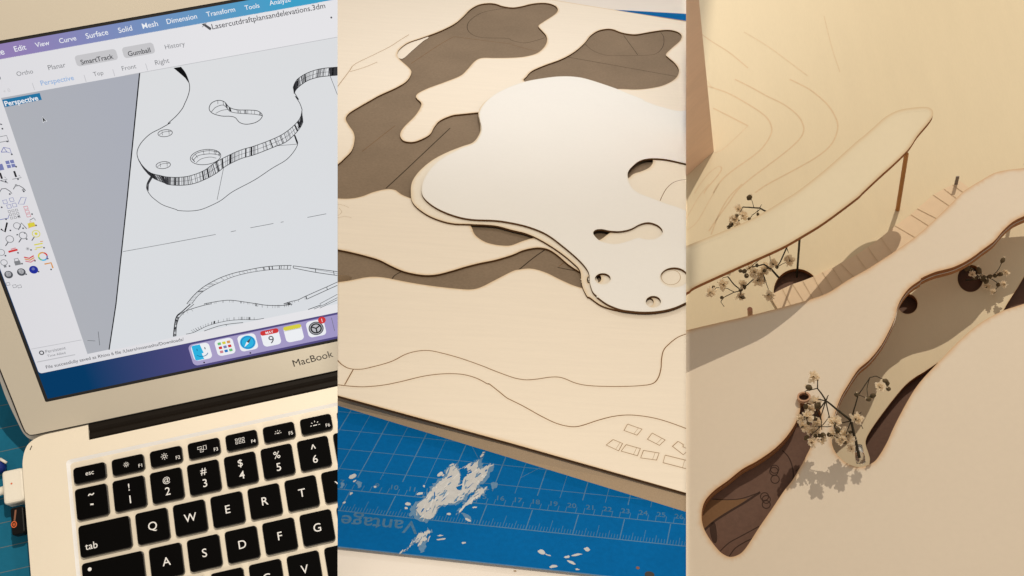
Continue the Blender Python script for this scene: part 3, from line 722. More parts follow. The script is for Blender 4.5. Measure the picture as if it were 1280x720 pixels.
# --- mat under the laptop, plugs at its side
b = MB(); TZ = -17.0
q = DECK.at(0, 600, TZ); b.prism([(q.x - 120, -230), (q.x + 260, -230), (q.x + 260, 250), (q.x - 120, 250)], [], TZ - 3, TZ, 'mat_dim', 'matedge')
g0 = on(DECK, [(7.5, 575), (0, 535)], TZ); gx, gy = g0[0][0], g0[1][1]
rot = math.radians(-3)
for i in range(-7, 12):
    b.ribbon([(gx + i * 25.4 + 6, -220), (gx + i * 25.4 + 18 , 240)], .55, TZ + .03, 'matline2')
for j in range(-16, 18): b.ribbon([(gx - 110, gy + j * 12.7 - 1), (gx + 240, gy + j * 12.7 + 1)], .4, TZ + .035, 'matline2')
tag(b.build('cutting_mat', DECK, None, solid=False), 'teal gridded cutting mat lying under the laptop', 'cutting mat')
pl = empty('charging_plug', DECK, tuple(DECK.at(15, 607, -8)))
tag(pl, 'white boxy magnetic charging plug stuck in the laptop side', 'plug')
a, c = DECK.at(1.5, 588, -4), DECK.at(28, 625, -4); b = MB(); pillow(b, rrect(a.x, c.y - .3, c.x + 1.2, a.y - .6, 1.5), -12, -4, 1.2, 'plug')
q = DECK.at(14.3, 604.5, -3.95); b.disc((q.x, q.y), .5, .5, -3.96, 'orange', 12); b.build('plug_body', DECK, pl)
a = DECK.at(0, 615, -8); b = MB(); b.tube([a + V3(2, .5, 0), a + V3(-8, 0, -1), a + V3(-40, -4, -6)], 2.2, 'plug', 10); b.build('cord', DECK, pl, smooth=True)
us = empty('usb_stick', DECK, tuple(DECK.at(20, 650, -8))); tag(us, 'small black memory stick with an orange ring mark plugged in below the white plug', 'memory stick')
a, c = DECK.at(12.2, 634, -5), DECK.at(29, 668, -5); b = MB(); pillow(b, rrect(a.x, c.y + .6, c.x + 1, a.y - .6, 1.2), -10.5, -5, .7, 'usb')
b.build('stick_body', DECK, us)
q = DECK.at(17.4, 655.5, -4.9); b = MB(); b.ribbon(ell((q.x, q.y), 1.25, 1.5, 18), .5, -4.93, 'orange', closed=True)
for k in range(3): w = k * math.pi / 3; b.ribbon([(q.x - .8 * math.cos(w), q.y - .8 * math.sin(w)), (q.x + .8 * math.cos(w), q.y + .8 * math.sin(w))], .3, -4.93, 'orange')
t = DECK.at(20, 636, -4.93); b.ribbon([(q.x + .4, q.y + 1.8), (t.x - .2, t.y - .5)], .9, -4.93, 'pegtop'); b.build('ring_mark', DECK, us)
b = MB(); a = DECK.at(-4, 584, -12); c = DECK.at(6.5, 580, -12); b.tube([a, a * .4 + c * .6, c], [4.2, 4.0, 2.2], 'bluecap', 14)
d = DECK.at(5, 574, -9); b.tube([d + V3(-2, .5, 0), d + V3(1.2, -2.2, 0)], [.9, .7], 'plug', 8)
tag(b.build('pen_cap', DECK, None, smooth=True), 'dark blue pen end with a white clip, lying above the white plug', 'pen')

# ================================================================== MIDDLE STUDY: laser-cut sheets on a board
e0 = lambda p: Q(420, 0, p); e1 = lambda p: Q(640, 0, p); e2 = lambda p: Q(420, 120, p); e3 = lambda p: Q(640, 120, p)
e4 = lambda p: Q(420, 240, p); e5 = lambda p: Q(640, 240, p); e6 = lambda p: Q(420, 360, p); e7 = lambda p: Q(640, 360, p)
e8 = lambda p: Q(420, 480, p); e9 = lambda p: Q(640, 480, p); ea = lambda p: Q(420, 600, p, 5.818); eb = lambda p: Q(640, 600, p, 5.818)
def line_at(p, q, x): return p[1] + (q[1] - p[1]) * (x - p[0]) / (q[0] - p[0])
XL, XR = 380.0, 900.0
# table
b = MB(); t0 = on(MID, [(300, 760), (1000, 760)], -2.2); 
tq = on(MID, [(330, 780), (960, 780), (1010, -60), (250, -60)], -2.2); b.quad([V3(x, y, -2.2) for x, y in tq], 'table')
for p, r in (((768, 582), .9),): q = on(MID, ea([p]), -2.15)[0]; b.ribbon([(q[0] + .6, q[1] + 1.4), (q[0], q[1]), (q[0] + .7, q[1] + .3)], .8, -2.15, 'ink')
q = on(MID, eb([(22, 662)]), -2.15)[0]; b.disc(q, .9, .6, -2.15, 'chip_edge', 10)
tag(b.build('table', MID), None, None, None, 'structure')
# mat: far edge and near edge traced
fe = [(760, 11.7), (857, 17.2)]; ne = [(421.7, 683.4), (640, 707.2), (767, 720)]
mat_out = on(MID, [(XL, line_at(fe[0], fe[1], XL)), (XR, line_at(fe[0], fe[1], XR)), (XR, line_at(ne[0], ne[1], XR)), (XL, line_at(ne[0], ne[1], XL))], 0)
b = MB(); b.prism(mat_out, [], -2.0, 0, 'mat', 'matedge')
nl = on(MID, [(XL, line_at(ne[0], ne[1], XL)), (XR, line_at(ne[0], ne[1], XR))], 0); b.ribbon(nl, .7, .02, 'matline')
Hm = ((26.2675, 21.9797, 530.436), (2.2926, -10.829, 547.8592), (-.0007, .0206, 1.))
def gp(u, v):
    w = Hm[2][0] * u + Hm[2][1] * v + 1
    return MID.at((Hm[0][0] * u + Hm[0][1] * v + Hm[0][2]) / w, (Hm[1][0] * u + Hm[1][1] * v + Hm[1][2]) / w, 0)
for u in range(-6, 17):
    b.ribbon([gp(u, -2.35), gp(u, 12)], .55 if u % 2 == 0 else .3, .03, 'matline')
for v in range(-2, 8): b.ribbon([gp(-8, v), gp(17, v)], .42, .035, 'matline')
for v in (-3, -4): b.ribbon([gp(-8, v), gp(17, v)], .6, .035, 'matline')
for a_, c_ in (((4.3, -.4), (9, 5)), ((5.0, -1.55), (9, 2.0)), ((3, -1), (-3, 6))): b.ribbon([gp(*a_), gp(*c_)], .3, .035, 'matline')
for k in range(-64, 136):
    u = k / 8; h = .95 if k % 16 == 0 else (.55 if k % 8 == 0 else (.36 if k % 4 == 0 else .22))
    b.ribbon([gp(u, -4), gp(u, -4 + h)], .55 if k % 16 == 0 else .25, .036, 'matline')
uv_n0, uv_st = 6.15, .778        # centimetre numbers
for i, num in enumerate(range(7, 29)):
    u = 3.88 + (num - 15.2) * .782; c = gp(u, -2.76); d = gp(u + 1, -2.76); ang = math.atan2(d.y - c.y, d.x - c.x)
    b.text(str(num), (c.x, c.y), 3.6, 'matprint', .04, align='c', ang=ang, bold=.01)
    for s_ in (-.22, .22): b.ribbon([gp(u + s_, -3), gp(u + s_, -2.72)], .3, .036, 'matline')
wa, wb_ = on(MID, ea([(605, 305), (45, 255)]), 0); ang = math.atan2(wb_[1] - wa[1], wb_[0] - wa[0])
b.text('Vantage', wa, None, 'matprint', .04, width=math.hypot(wb_[0] - wa[0], wb_[1] - wa[1]), ang=ang, bold=.01)
mat2 = b.build('cutting_mat', MID)
tag(mat2, 'bright blue cutting mat with a printed ruler and smears of dried paint under the board', 'cutting mat')
# dried paint (worn smears with ragged outline)
def smear(name, pts, key='paint', z=.06, jag=.35):
    b = MB()
    for pl_ in pts:
        p = cr(on(MID, pl_, 0), True, 7); p = [(x + random.gauss(0, jag * .45), y + random.gauss(0, jag * 1.1)) for x, y in p]
        p = [(sum(q[0] for q in p) / len(p) + (x - sum(q[0] for q in p) / len(p)) * .97, y) for x, y in p]
        b.prism(p, [], .045, z + .12, key, key)
        xs, ys = [q[0] for q in p], [q[1] for q in p]; a_ = area(p); zz_ = z + .125
        for k in range(int(26 + abs(a_) * .22)):
            x, y = random.uniform(min(xs) - 2, max(xs) + 2), random.uniform(min(ys) - 2, max(ys) + 2)
            ins_ = inside(x, y, p); near = inside(x + 1.6, y + 1.2, p) or inside(x - 1.6, y - 1.2, p)
            if not (ins_ or near): continue
            ro = math.radians(random.gauss(62, 14)); L_ = random.uniform(.9, 3.6); W_ = random.uniform(.15, .5) * (1 if L_ > 1.5 else 1.3); zz_ += .0006
            e_ = [(px_ + random.gauss(0, .1), py_ + random.gauss(0, .1)) for px_, py_ in ell((x, y), L_, W_, 12, ro)]
            m_k = key if not ins_ else ('paint_lo' if random.random() < .45 else ('mat' if random.random() < .3 else 'paint_hi'))
            b.quad([V3(q[0], q[1], zz_ if ins_ else .06 + (zz_ - z - .125)) for q in e_], m_k)
    return b
sm = [e8([(665, 722), (720, 670), (770, 640), (760, 610), (800, 570), (835, 580), (860, 640), (850, 690), (830, 720), (870, 735), (880, 660), (940, 610), (900, 570), (960, 540), (990, 530), (985, 560), (1010, 590), (1060, 560), (1065, 580), (1030, 650), (985, 700), (960, 740), (900, 760), (880, 800), (840, 820), (780, 830), (700, 850), (690, 880), (660, 930), (600, 925), (550, 880), (560, 830), (620, 780)]),
      ea([(960, 150), (1000, 110), (1030, 70), (1065, 62), (1080, 80), (1060, 110), (1010, 140), (985, 170), (930, 200), (905, 235), (895, 225), (930, 180)]),
      ea([(540, 480), (590, 410), (600, 390), (640, 385), (668, 372), (690, 380), (650, 410), (665, 430), (640, 445), (600, 450), (550, 470), (520, 500), (490, 518)])]
for pl_ in sm:
    p = cr(on(MID, pl_, 0), True, 5); cx_, cy_ = sum(q[0] for q in p) / len(p), sum(q[1] for q in p) / len(p)
    fb_ = MB(); fb_.prism([(cx_ + (x - cx_) * 1.12 + random.gauss(0, .7), cy_ + (y - cy_) * 1.1 + random.gauss(0, .9)) for x, y in p], [], .04, .056, 'paint_lo', 'paint_lo'); fb_.build('paint_film', MID, mat2)
for pl_ in sm: smear('p', [pl_]).build('paint_smear', MID, mat2)
for c_, rx, ry, ro in ((e8([(115, 640)])[0], 2.4, 1.6, .9), (e8([(128, 672)])[0], 1.2, .5, .8), (e8([(720, 625)])[0], 2.4, 1.1, 1.0), (e8([(800, 560)])[0], 1.8, .5, .6), (e8([(1010, 495)])[0], 2.0, .7, 1.1), (e8([(1022, 474)])[0], .9, .6, .5),
                   (ea([(610, 100)])[0], 1.9, 1.0, .4), (ea([(525, 175)])[0], 1.5, 1.2, .2), (ea([(510, 205)])[0], .9, .9, .2), (ea([(640, 45)])[0], .5, 1.0, .2), (ea([(765, 432)])[0], 2.6, .6, .25), (ea([(760, 405)])[0], 1.6, .5, .2), (ea([(930, 458)])[0], 1.2, .7, .4), (ea([(820, 248)])[0], 1.2, .9, .1), (ea([(1008, 200)])[0], 1.4, .6, .3), (ea([(960, 290)])[0], 2.0, .8, -.6),
                   (eb([(215, 525)])[0], 2.0, 1.6, -.4), (eb([(262, 546)])[0], 1.6, .5, -.4), (eb([(545, 505)])[0], 1.5, 1.5, -.5), (eb([(470, 545)])[0], 3.2, .7, .3), (eb([(430, 600)])[0], 2.6, .8, -.5), (eb([(400, 560)])[0], 1.6, .8, .4), (eb([(300, 630)])[0], 2.2, .9, .3), (eb([(475, 650)])[0], 1.2, .5, 0), (ea([(60, 165)])[0], 1.0, .7, .8), (ea([(110, 100)])[0], 1.2, .6, .9), (ea([(285, 50)])[0], .8, .8, 0)):
    q = on(MID, [c_], 0)[0]; p = [(x + random.gauss(0, .12), y + random.gauss(0, .12)) for x, y in ell(q, rx, ry, 14, ro)]; b = MB(); b.prism(p, [], .045, .12, 'paint', 'paint'); b.build('paint_speck', MID, mat2)
for pts in (ea([(700, 240), (690, 200), (740, 190), (780, 150), (720, 270)]), ea([(600, 470), (660, 440), (650, 500), (620, 530)]), ea([(950, 250), (985, 280), (960, 300), (915, 240)]), ea([(1130, 20), (1180, 25), (1140, 75)]), e8([(40, 680), (60, 690), (45, 720), (30, 715)]), e8([(150, 670), (180, 690), (160, 720), (145, 700)])):
    p = cr(on(MID, pts, 0), True, 4); b2 = MB(); b2.prism([(x + random.gauss(0, .3), y + random.gauss(0, .3)) for x, y in p], [], .04, .058, 'paint_lo', 'paint_lo'); b2.build('paint_film', MID, mat2)
b = MB(); q = on(MID, eb([(1000, 690)]), 0)[0]; b.prism(ell(q, 2.6, 2.2, 14), [], .045, .3, 'ink', 'ink'); b.build('ink_stain', MID, mat2); b = MB(); q = on(MID, eb([(915, 640)]), 0)[0]; b.prism(ell(q, 1.0, 1.0, 10), [], .045, .1, 'pegtop', 'pegtop'); b.build('ink_stain', MID, mat2)
# greyboard
HB, H1, HP = 6.6, 8.3, 1.6
ft = [(422, 494.5), (640, 554.6), (835, 609.8)]; fb = [(422, 506.9), (532, 540.5), (640, 573), (759, 609), (857, 639.5)]
be_ = [(765, 12), (857, 27)]
top_out = on(MID, [(XL, line_at(ft[0], ft[1], XL)), (640, 554.8), (XR, line_at(ft[1], ft[2], XR)), (XR, line_at(be_[0], be_[1], XR)), (765, 12), (640, -8.4), (XL, -51)], HB)
bot_out = on(MID, [(XL, line_at(fb[0], fb[1], XL)), (640, 573), (XR, line_at(fb[3], fb[4], XR)), (XR, 30), (765, 17), (640, -3), (XL, -45)], 0.02)
holeX = cr(on(MID, e4([(-60, 610), (0, 580), (60, 575), (108, 590), (90, 615), (30, 628), (-40, 640)]), HB), True)
b = MB(); b.prism(top_out, [holeX], .02, HB, 'chip', 'chip_edge', bottom_outer=bot_out)
def sc_(pts, w=.5, k='score_dark', f=MID, h=HB, smooth=True, closed=False): 
    p = on(f, pts, h); b.ribbon(cr(p, closed) if smooth else p, w, h + .06, k, closed)
sc_(e0([(1218, 58), (1150, 60), (1020, 85), (940, 130), (908, 180), (930, 230), (1010, 260), (1180, 265), (1218, 280)]) + e1([(80, 297), (150, 285), (225, 262)]), .55)
sc_(e0([(520, 440), (700, 320), (800, 262), (830, 255), (900, 265), (1218, 305)]), .4, 'score')
sc_(e1([(505, 305), (560, 350), (650, 382), (760, 385), (920, 383), (1000, 370), (1045, 320), (1050, 260), (1030, 225)]), .5); sc_(e1([(772, 245), (870, 380)]), .6, smooth=False); sc_(e1([(385, 395), (1140, 530)]), .7, smooth=False)
sc_(e1([(0, 310), (90, 335), (180, 355)]), .35, 'score'); sc_(e2([(345, 640), (480, 515), (790, 222)]), .9); sc_(e2([(180, 385), (300, 290), (410, 205)]), .4, 'score')
sc_(e4([(385, 605), (410, 575), (465, 545)]), .7); sc_(e5([(45, 540), (150, 455), (235, 395)]), .9); sc_(e5([(315, 522), (380, 535), (475, 552)]), .8); sc_(e5([(325, 515), (365, 485)]), .4, 'score')
tag(b.build('greyboard', MID), 'thick brown greyboard under the cream sheet, scored with dark lines', 'board')
# narrow cream piece laid inside a cut-out
b = MB(); p = cr(on(MID, e0([(400, 370), (455, 410), (525, 355), (600, 290), (640, 262), (600, 245), (480, 290), (420, 330)]), HB + .05), True); b.prism(p, [], HB + .05, HB + .5, 'ply', 'char')
tag(b.build('cream_sliver', MID), 'narrow cream sliver lying in the upper left cut-out of the cream sheet', 'scrap')
# cream sheet with river-shaped cut-outs
hA = e1([(0, 52), (60, 45), (130, 28), (200, 20), (260, 25), (305, 45), (316, 75), (290, 105), (220, 150), (183, 180), (205, 210), (235, 245), (242, 285), (220, 330), (170, 370), (90, 392), (0, 400)]) + \
     e0([(1100, 402), (1010, 402), (960, 425), (910, 480), (860, 525), (750, 570), (640, 610), (570, 645), (553, 668)]) + \
     e2([(562, 20), (590, 50), (582, 85), (545, 140), (480, 205), (450, 245), (445, 280), (470, 310), (530, 318), (590, 300), (650, 265), (680, 215), (720, 170), (800, 135), (870, 125), (985, 113, 1), (1120, 180, 1), (1050, 480), (760, 690), (560, 712), (470, 690), (430, 665), (405, 650), (350, 645), (260, 665), (180, 695), (100, 710), (0, 708), (-120, 690, 1), (-110, 560, 1), (10, 475), (60, 430), (110, 375), (129, 300), (120, 250), (90, 205), (68, 160), (90, 120), (160, 75), (230, 35)]) + \
     e0([(300, 660), (420, 605), (490, 560), (520, 510), (510, 475), (440, 410), (424, 378), (440, 340), (500, 295), (600, 260), (720, 215), (820, 165), (880, 115), (930, 65), (990, 32), (1060, 22), (1110, 28), (1150, 42)])
hB = e1([(85, 562), (100, 530), (140, 490), (230, 450), (340, 410), (430, 360), (500, 300), (540, 250), (590, 215), (650, 200), (700, 203), (760, 225), (850, 238), (950, 222), (1060, 207), (1130, 215), (1170, 240), (1165, 280), (1110, 330), (1066, 375), (1085, 400), (1130, 440), (1155, 490), (1130, 545), (1050, 590), (950, 612), (850, 620), (720, 617), (600, 650), (400, 640), (200, 610)])
hC = e4([(-120, 370), (0, 395), (100, 415), (200, 440), (300, 470), (380, 510), (460, 545), (540, 565), (620, 575), (700, 570), (800, 545), (900, 515), (1000, 490), (1100, 470), (1218, 435)]) + \
     e5([(70, 405), (140, 388), (200, 385), (260, 400), (320, 440), (390, 500), (470, 552), (560, 600), (560, 680), (485, 665), (420, 645), (330, 605), (250, 565), (180, 540), (120, 530), (50, 537)]) + \
     e4([(1218, 550), (1100, 610), (1000, 660), (930, 675), (840, 670), (700, 655), (560, 635), (450, 615), (350, 595), (270, 587), (200, 592), (100, 612), (10, 625), (-120, 640)])
hD = e4([(948, 200), (945, 260), (970, 305), (1030, 345), (1100, 365), (1170, 372)]) + e5([(0, 368), (60, 345), (110, 328), (160, 312), (150, 270), (0, 210)])
h1b = e3([(975, 460), (950, 495), (900, 520), (840, 540), (806, 568), (770, 560), (775, 500), (820, 445), (900, 415), (960, 425)])
h2b = e5([(690, 272), (660, 295), (600, 334), (545, 315), (540, 265), (600, 240), (670, 255)])
def elq(fr, c, rx, ry, n=20): return fr([(c[0] + rx * math.cos(2 * math.pi * k / n), c[1] + ry * math.sin(2 * math.pi * k / n)) for k in range(n)])
h3b = elq(e5, (592, 598), 26, 29); h3c = elq(e5, (530, 608), 12, 24); h5b = elq(e7, (950, 97), 30, 30)
def hole(pts, h): return cr(on(MID, pts, h), True, 5)
sheet_out = on(MID, [(XL, line_at(ft[0], ft[1], XL)), (640, 554.3), (XR, line_at(ft[1], ft[2], XR)), (XR, line_at(be_[0], be_[1], XR)), (765, 11.8), (640, -8.6), (XL, -51.2)], H1)
b = MB(); b.prism(sheet_out, [hole(h_, H1) for h_ in (hA, hB, hC, hD, h1b, h2b, h3b, h3c)], HB + .06, H1, 'ply', 'char', scorch=3.2, band=.8)
def s1(pts, w=.72, k='score', smooth=True, closed=False):
    p = on(MID, pts, H1); p = cr(p, closed) if smooth else p; b.ribbon(p, w, H1 + .07, k, closed)
    if k == 'score': b.halo(p, 1.8, H1 + .042, 'ply', .5, closed)
s1(e6([(-60, 440), (0, 490), (40, 530), (90, 557), (160, 563), (230, 552), (380, 510), (480, 460), (560, 438), (630, 433), (700, 443), (850, 483), (1000, 535), (1100, 575), (1218, 618)]) + e7([(60, 632), (110, 636), (180, 630), (260, 618), (320, 617), (370, 630), (430, 655), (500, 672), (600, 680), (740, 682), (880, 677), (970, 663), (1010, 625), (1030, 560), (1035, 490), (1050, 430), (1090, 385), (1150, 340), (1230, 310)]), .62)
s1(e6([(-60, 655), (0, 668), (100, 680), (200, 684), (330, 672), (450, 648), (600, 612), (720, 596), (820, 594), (900, 603), (980, 628), (1050, 665)]) + e8([(1060, 0), (1130, 55), (1180, 95), (1218, 115)]) + e9([(80, 155), (200, 222), (300, 270), (380, 292), (440, 296), (500, 283), (600, 250), (700, 225), (800, 215), (900, 222), (1000, 240), (1100, 270), (1230, 318)]), .62)
s1(e6([(120, 563), (60, 670)]), .6, smooth=False)
for r_ in ([(800, 278), (900, 313), (865, 355), (775, 322)], [(970, 340), (1060, 388), (1020, 425), (937, 383)], [(1150, 397), (1185, 420), (1183, 435), (1225, 455), (1185, 490), (1110, 432)], [(700, 385), (765, 412), (738, 463), (652, 423)], [(790, 420), (888, 447), (868, 497), (755, 465)], [(910, 460), (1018, 478), (1000, 527), (890, 512)], [(1060, 493), (1240, 537), (1225, 592), (1045, 545)]):
    s1(e9(r_), .45, 'score', False, True)
    if len(r_) == 4: s1(e9([(r_[1][0] * .75 + r_[0][0] * .25, r_[1][1] * .75 + r_[0][1] * .25), (r_[2][0] * .75 + r_[3][0] * .25, r_[2][1] * .75 + r_[3][1] * .25)]), .2, 'score_lo', False)
s1(e0([(-40, 660), (10, 600), (90, 495), (130, 445), (250, 385), (370, 325), (440, 280), (505, 240)]), .4); s1(e0([(95, 497), (200, 465), (285, 430)]), .4)
s1(e4([(-20, 92), (20, 86), (60, 95), (90, 110)]), .2, 'score_lo'); s1(e4([(-10, 185), (60, 170), (110, 180)]), .2, 'score_lo'); s1(e4([(20, 110), (40, 140), (10, 165)]), .2, 'score_lo')
tag(b.build('veneer_sheet', MID), 'cream laser-cut sheet with river-shaped cut-outs and scored contour lines', 'laser-cut sheet')
# two stacked roof plates
P1o = e2([(985, 116), (998, 210), (993, 260), (950, 320), (870, 350), (780, 385), (690, 430), (620, 480), (560, 540), (525, 600)]) + e4([(518, 0), (530, 70), (590, 130), (680, 180), (800, 215), (940, 222), (1100, 232), (1218, 262)]) + \
    e5([(100, 287), (200, 332), (320, 407), (420, 487), (470, 542), (480, 610), (490, 660), (520, 720)]) + e7([(540, 65), (620, 120), (720, 150), (800, 160), (900, 170), (1000, 167), (1100, 148), (1200, 108), (1420, -10, 1), (1420, -1330, 1), (1200, -1228), (1050, -1248), (930, -1288)]) + \
    e1([(900, 690), (800, 650), (720, 617), (550, 562), (450, 540), (330, 535), (200, 550), (85, 572), (-20, 606), (-115, 652), (-195, 712)])
P2o = e2([(991, 121), (1005, 210), (1000, 262), (960, 325), (880, 357), (800, 395), (720, 440), (665, 490), (625, 545), (600, 600)]) + e4([(593, 0), (620, 52), (700, 112), (820, 162), (940, 187), (1100, 194), (1218, 211)]) + \
    e5([(120, 240), (240, 290), (350, 370), (450, 455), (510, 520), (535, 570), (540, 630), (560, 690), (590, 720)]) + e7([(590, 60), (660, 110), (740, 143), (800, 155), (900, 164), (1000, 160), (1100, 141), (1200, 100), (1420, -15, 1), (1420, -1330, 1), (1200, -1230), (1050, -1250), (930, -1290)]) + \
    e1([(900, 684), (800, 645), (720, 613), (550, 556), (450, 533), (330, 529), (200, 544), (85, 566), (-15, 600), (-108, 646), (-185, 708)])
Z1a, Z1b = H1 + .15, H1 + HP; Z2a, Z2b = Z1b + .25, Z1b + .25 + HP
h1a = e3([(805, 580), (802, 530), (830, 490), (880, 450), (950, 432), (1050, 435), (1150, 455), (1230, 480), (1330, 560, 1), (1330, 860, 1), (1230, 805), (1150, 770), (1050, 738), (960, 703), (880, 672), (830, 632)])
h2a = e5([(563, 290), (575, 264), (620, 257), (680, 268), (750, 270), (820, 255), (890, 220), (950, 210), (1010, 230), (1042, 267), (1030, 300), (980, 325), (920, 326), (870, 316), (800, 340), (720, 358), (650, 350), (600, 332)])
h3a = elq(e5, (628, 600), 54, 38); h4a = elq(e5, (1122, 590), 96, 68); h5a = elq(e7, (978, 95), 52, 40)
b = MB(); b.prism(hole(P1o, Z1b), [hole(h_, Z1b) for h_ in (h1b, h2b, h3b, h3c, h5b)], Z1a, Z1b, 'card_lo', 'char', scorch=4.0, band=.7)
p = on(MID, e3([(1025, 725), (1040, 690), (1070, 640), (1115, 600), (1170, 582), (1240, 575)]), Z1b); b.ribbon(cr(p), .55, Z1b + .06, 'score')
p = on(MID, elq(e5, (1100, 590), 66, 52), Z1b); b.ribbon(p, .4, Z1b + .06, 'score_lo', True)
tag(b.build('roof_plate', MID), 'lower of two stacked white cut plates, peeking out below and left of the upper one', 'cut plate', 'stacked white roof plates')
b = MB(); b.prism(hole(P2o, Z2b), [hole(h_, Z2b) for h_ in (h1a, h2a, h3a, h4a, h5a)], Z2a, Z2b, 'card', 'char', scorch=2.0, band=.5)
tag(b.build('roof_plate', MID), 'upper white cut plate with round and peanut-shaped holes, on top of the stack', 'cut plate', 'stacked white roof plates')

# ================================================================== RIGHT STUDY: veneer model in low sun
g0 = lambda p: Q(850, 110, p); g1 = lambda p: Q(1060, 110, p); g2 = lambda p: Q(850, 230, p); g3 = lambda p: Q(1060, 230, p)
g4 = lambda p: Q(850, 350, p); g5 = lambda p: Q(1060, 350, p); g6 = lambda p: Q(850, 470, p); g7 = lambda p: Q(1060, 470, p); g8 = lambda p: Q(850, 590, p)
gz = lambda p: Q(980, 450, p, 4.235); gf = lambda p: Q(860, 230, p, 4.235); gr = lambda p: Q(1180, 290, p, 6.55)
def hgt(base, top_y):
    B = MOD.at(base[0], base[1], 0); lo, hi = 0., 300.
    for _ in range(60):
        mid = (lo + hi) / 2
        if MOD.pix((B.x, B.y, mid))[1] > top_y: lo = mid
        else: hi = mid
    return lo
HC = hgt((1122, 262), 192)                    # height of the post under the ramp
colB = MOD.at(1122, 262, 0); colT = V3(colB.x, colB.y, HC)
shT = MOD.at(1122 - 33, 262 + 98, 0)
SUN = (MOD.lens(shT) - MOD.lens(colT)).normalized()   # direction of the light, lens axes
HR = .485 * HC                                 # level of the big roof sheet
print('post', HC, 'roof', HR, MOD.pix(colT))
def poly(pts, h, n=5, closed=True): return cr(on(MOD, pts, h), closed, n)
# base board under everything
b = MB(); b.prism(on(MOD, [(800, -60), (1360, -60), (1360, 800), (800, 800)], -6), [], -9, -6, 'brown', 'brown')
tag(b.build('base_board', MOD), 'brown board at the bottom of the veneer model, seen through the openings', 'board')
# ground sheet with openings
leaf = g7([(470, 5), (400, 60), (330, 140), (260, 230), (180, 340), (132, 420), (122, 470), (140, 530), (152, 575), (150, 640), (200, 700), (420, 560), (640, 60), (620, -60)]) + g5([(700, 530), (627, 569), (520, 640)])
corner = g5([(1060, 240), (1075, 212), (1110, 150), (1170, 58), (1210, -10), (1300, -160, 1), (1400, 250, 1), (1160, 300)])
disc = lambda c, rx, ry=None: [(c[0] + rx * math.cos(2 * math.pi * k / 24), c[1] + (ry or rx) * math.sin(2 * math.pi * k / 24)) for k in range(24)]
hls = [poly(p, 0, 3) for p in (leaf, corner, disc((996, 365), 29, 29), disc((1134.5, 380), 12.5, 12.5), disc((1213, 348), 16, 17))]
b = MB(); b.prism(on(MOD, [(800, -60), (1360, -60), (1360, 800), (800, 800)], 0), hls, -3, 0, 'veneer3', 'char3', scorch=1.2, band=.5)
def gl(pts, w=.9, k='s3', smooth=True): p = on(MOD, pts, 0); b.ribbon(cr(p) if smooth else p, w, .05, k)
M['s3'] = surf('score_pale', (.69, .53, .35), .8, .1); M['s3b'] = surf('score_pale_2', (.71, .57, .39), .8, .1)
gl(g0([(100, -40), (200, -10), (330, 35), (450, 100), (560, 170), (615, 225), (635, 290), (615, 350), (560, 425), (480, 490), (380, 560), (300, 625), (250, 690), (230, 730)]))
gl(g0([(380, -60), (500, 0), (600, 55), (720, 115), (810, 185), (850, 250), (855, 300), (830, 350), (770, 410), (690, 475), (590, 550), (490, 625), (400, 705), (340, 790), (260, 900), (200, 990)]))
gl(g0([(760, -60), (880, 0), (950, 50), (1020, 115), (1070, 190), (1092, 260), (1075, 340), (1030, 410), (950, 475), (850, 535), (720, 605), (600, 670), (520, 725)]))
gl(g0([(230, 140), (330, 190), (470, 262)])); gl(g0([(470, 262), (400, 330), (300, 420), (240, 450)]), .6, 's3b')
gl(g0([(285, 545), (285, 570), (250, 620), (190, 690), (165, 730)]), .8); gl(g0([(285, 545), (260, 545), (200, 590), (130, 680), (100, 730)]), .7, 's3b')
gl(g2([(200, 0), (130, 90), (60, 210), (42, 240)]), .7, 's3b'); gl(g2([(270, 0), (200, 120), (120, 260), (50, 320)]), .7, 's3b'); gl(g2([(430, 0), (340, 90), (270, 210), (215, 350)]), .8)
gl([(873, 40), (890, 52), (912, 66), (935, 85)], .8); gl([(930, 40), (960, 58), (990, 80), (1010, 95)], .8, 's3b'); gl([(880, 95), (890, 110)], .6, 's3b'); gl([(1030, 20), (1040, 60), (1050, 90)], .6, 's3b')
tag(b.build('ground_sheet', MOD), 'warm veneer sheet at the bottom of the model, scored with pale contour lines', 'base sheet')
# wooden block
b = MB(); a0 = MOD.at(892.3, 189.5, 0); a1 = MOD.at(857, 221, 0); d = (a1 - a0); d2 = V3(d.y, -d.x, 0).normalized()
if MOD.pix(a0 + d2 * 20)[0] > MOD.pix(a0)[0]: d2 = -d2
p = [a0, a0 + d * 2.2, a0 + d * 2.2 + d2 * 26, a0 + d2 * 26]
b.prism([(q.x, q.y) for q in p], [], 0.05, HC * 2.75, 'block', 'block')
tag(b.build('wood_block', MOD), 'tall plain wooden block standing at the upper left edge of the model', 'block')
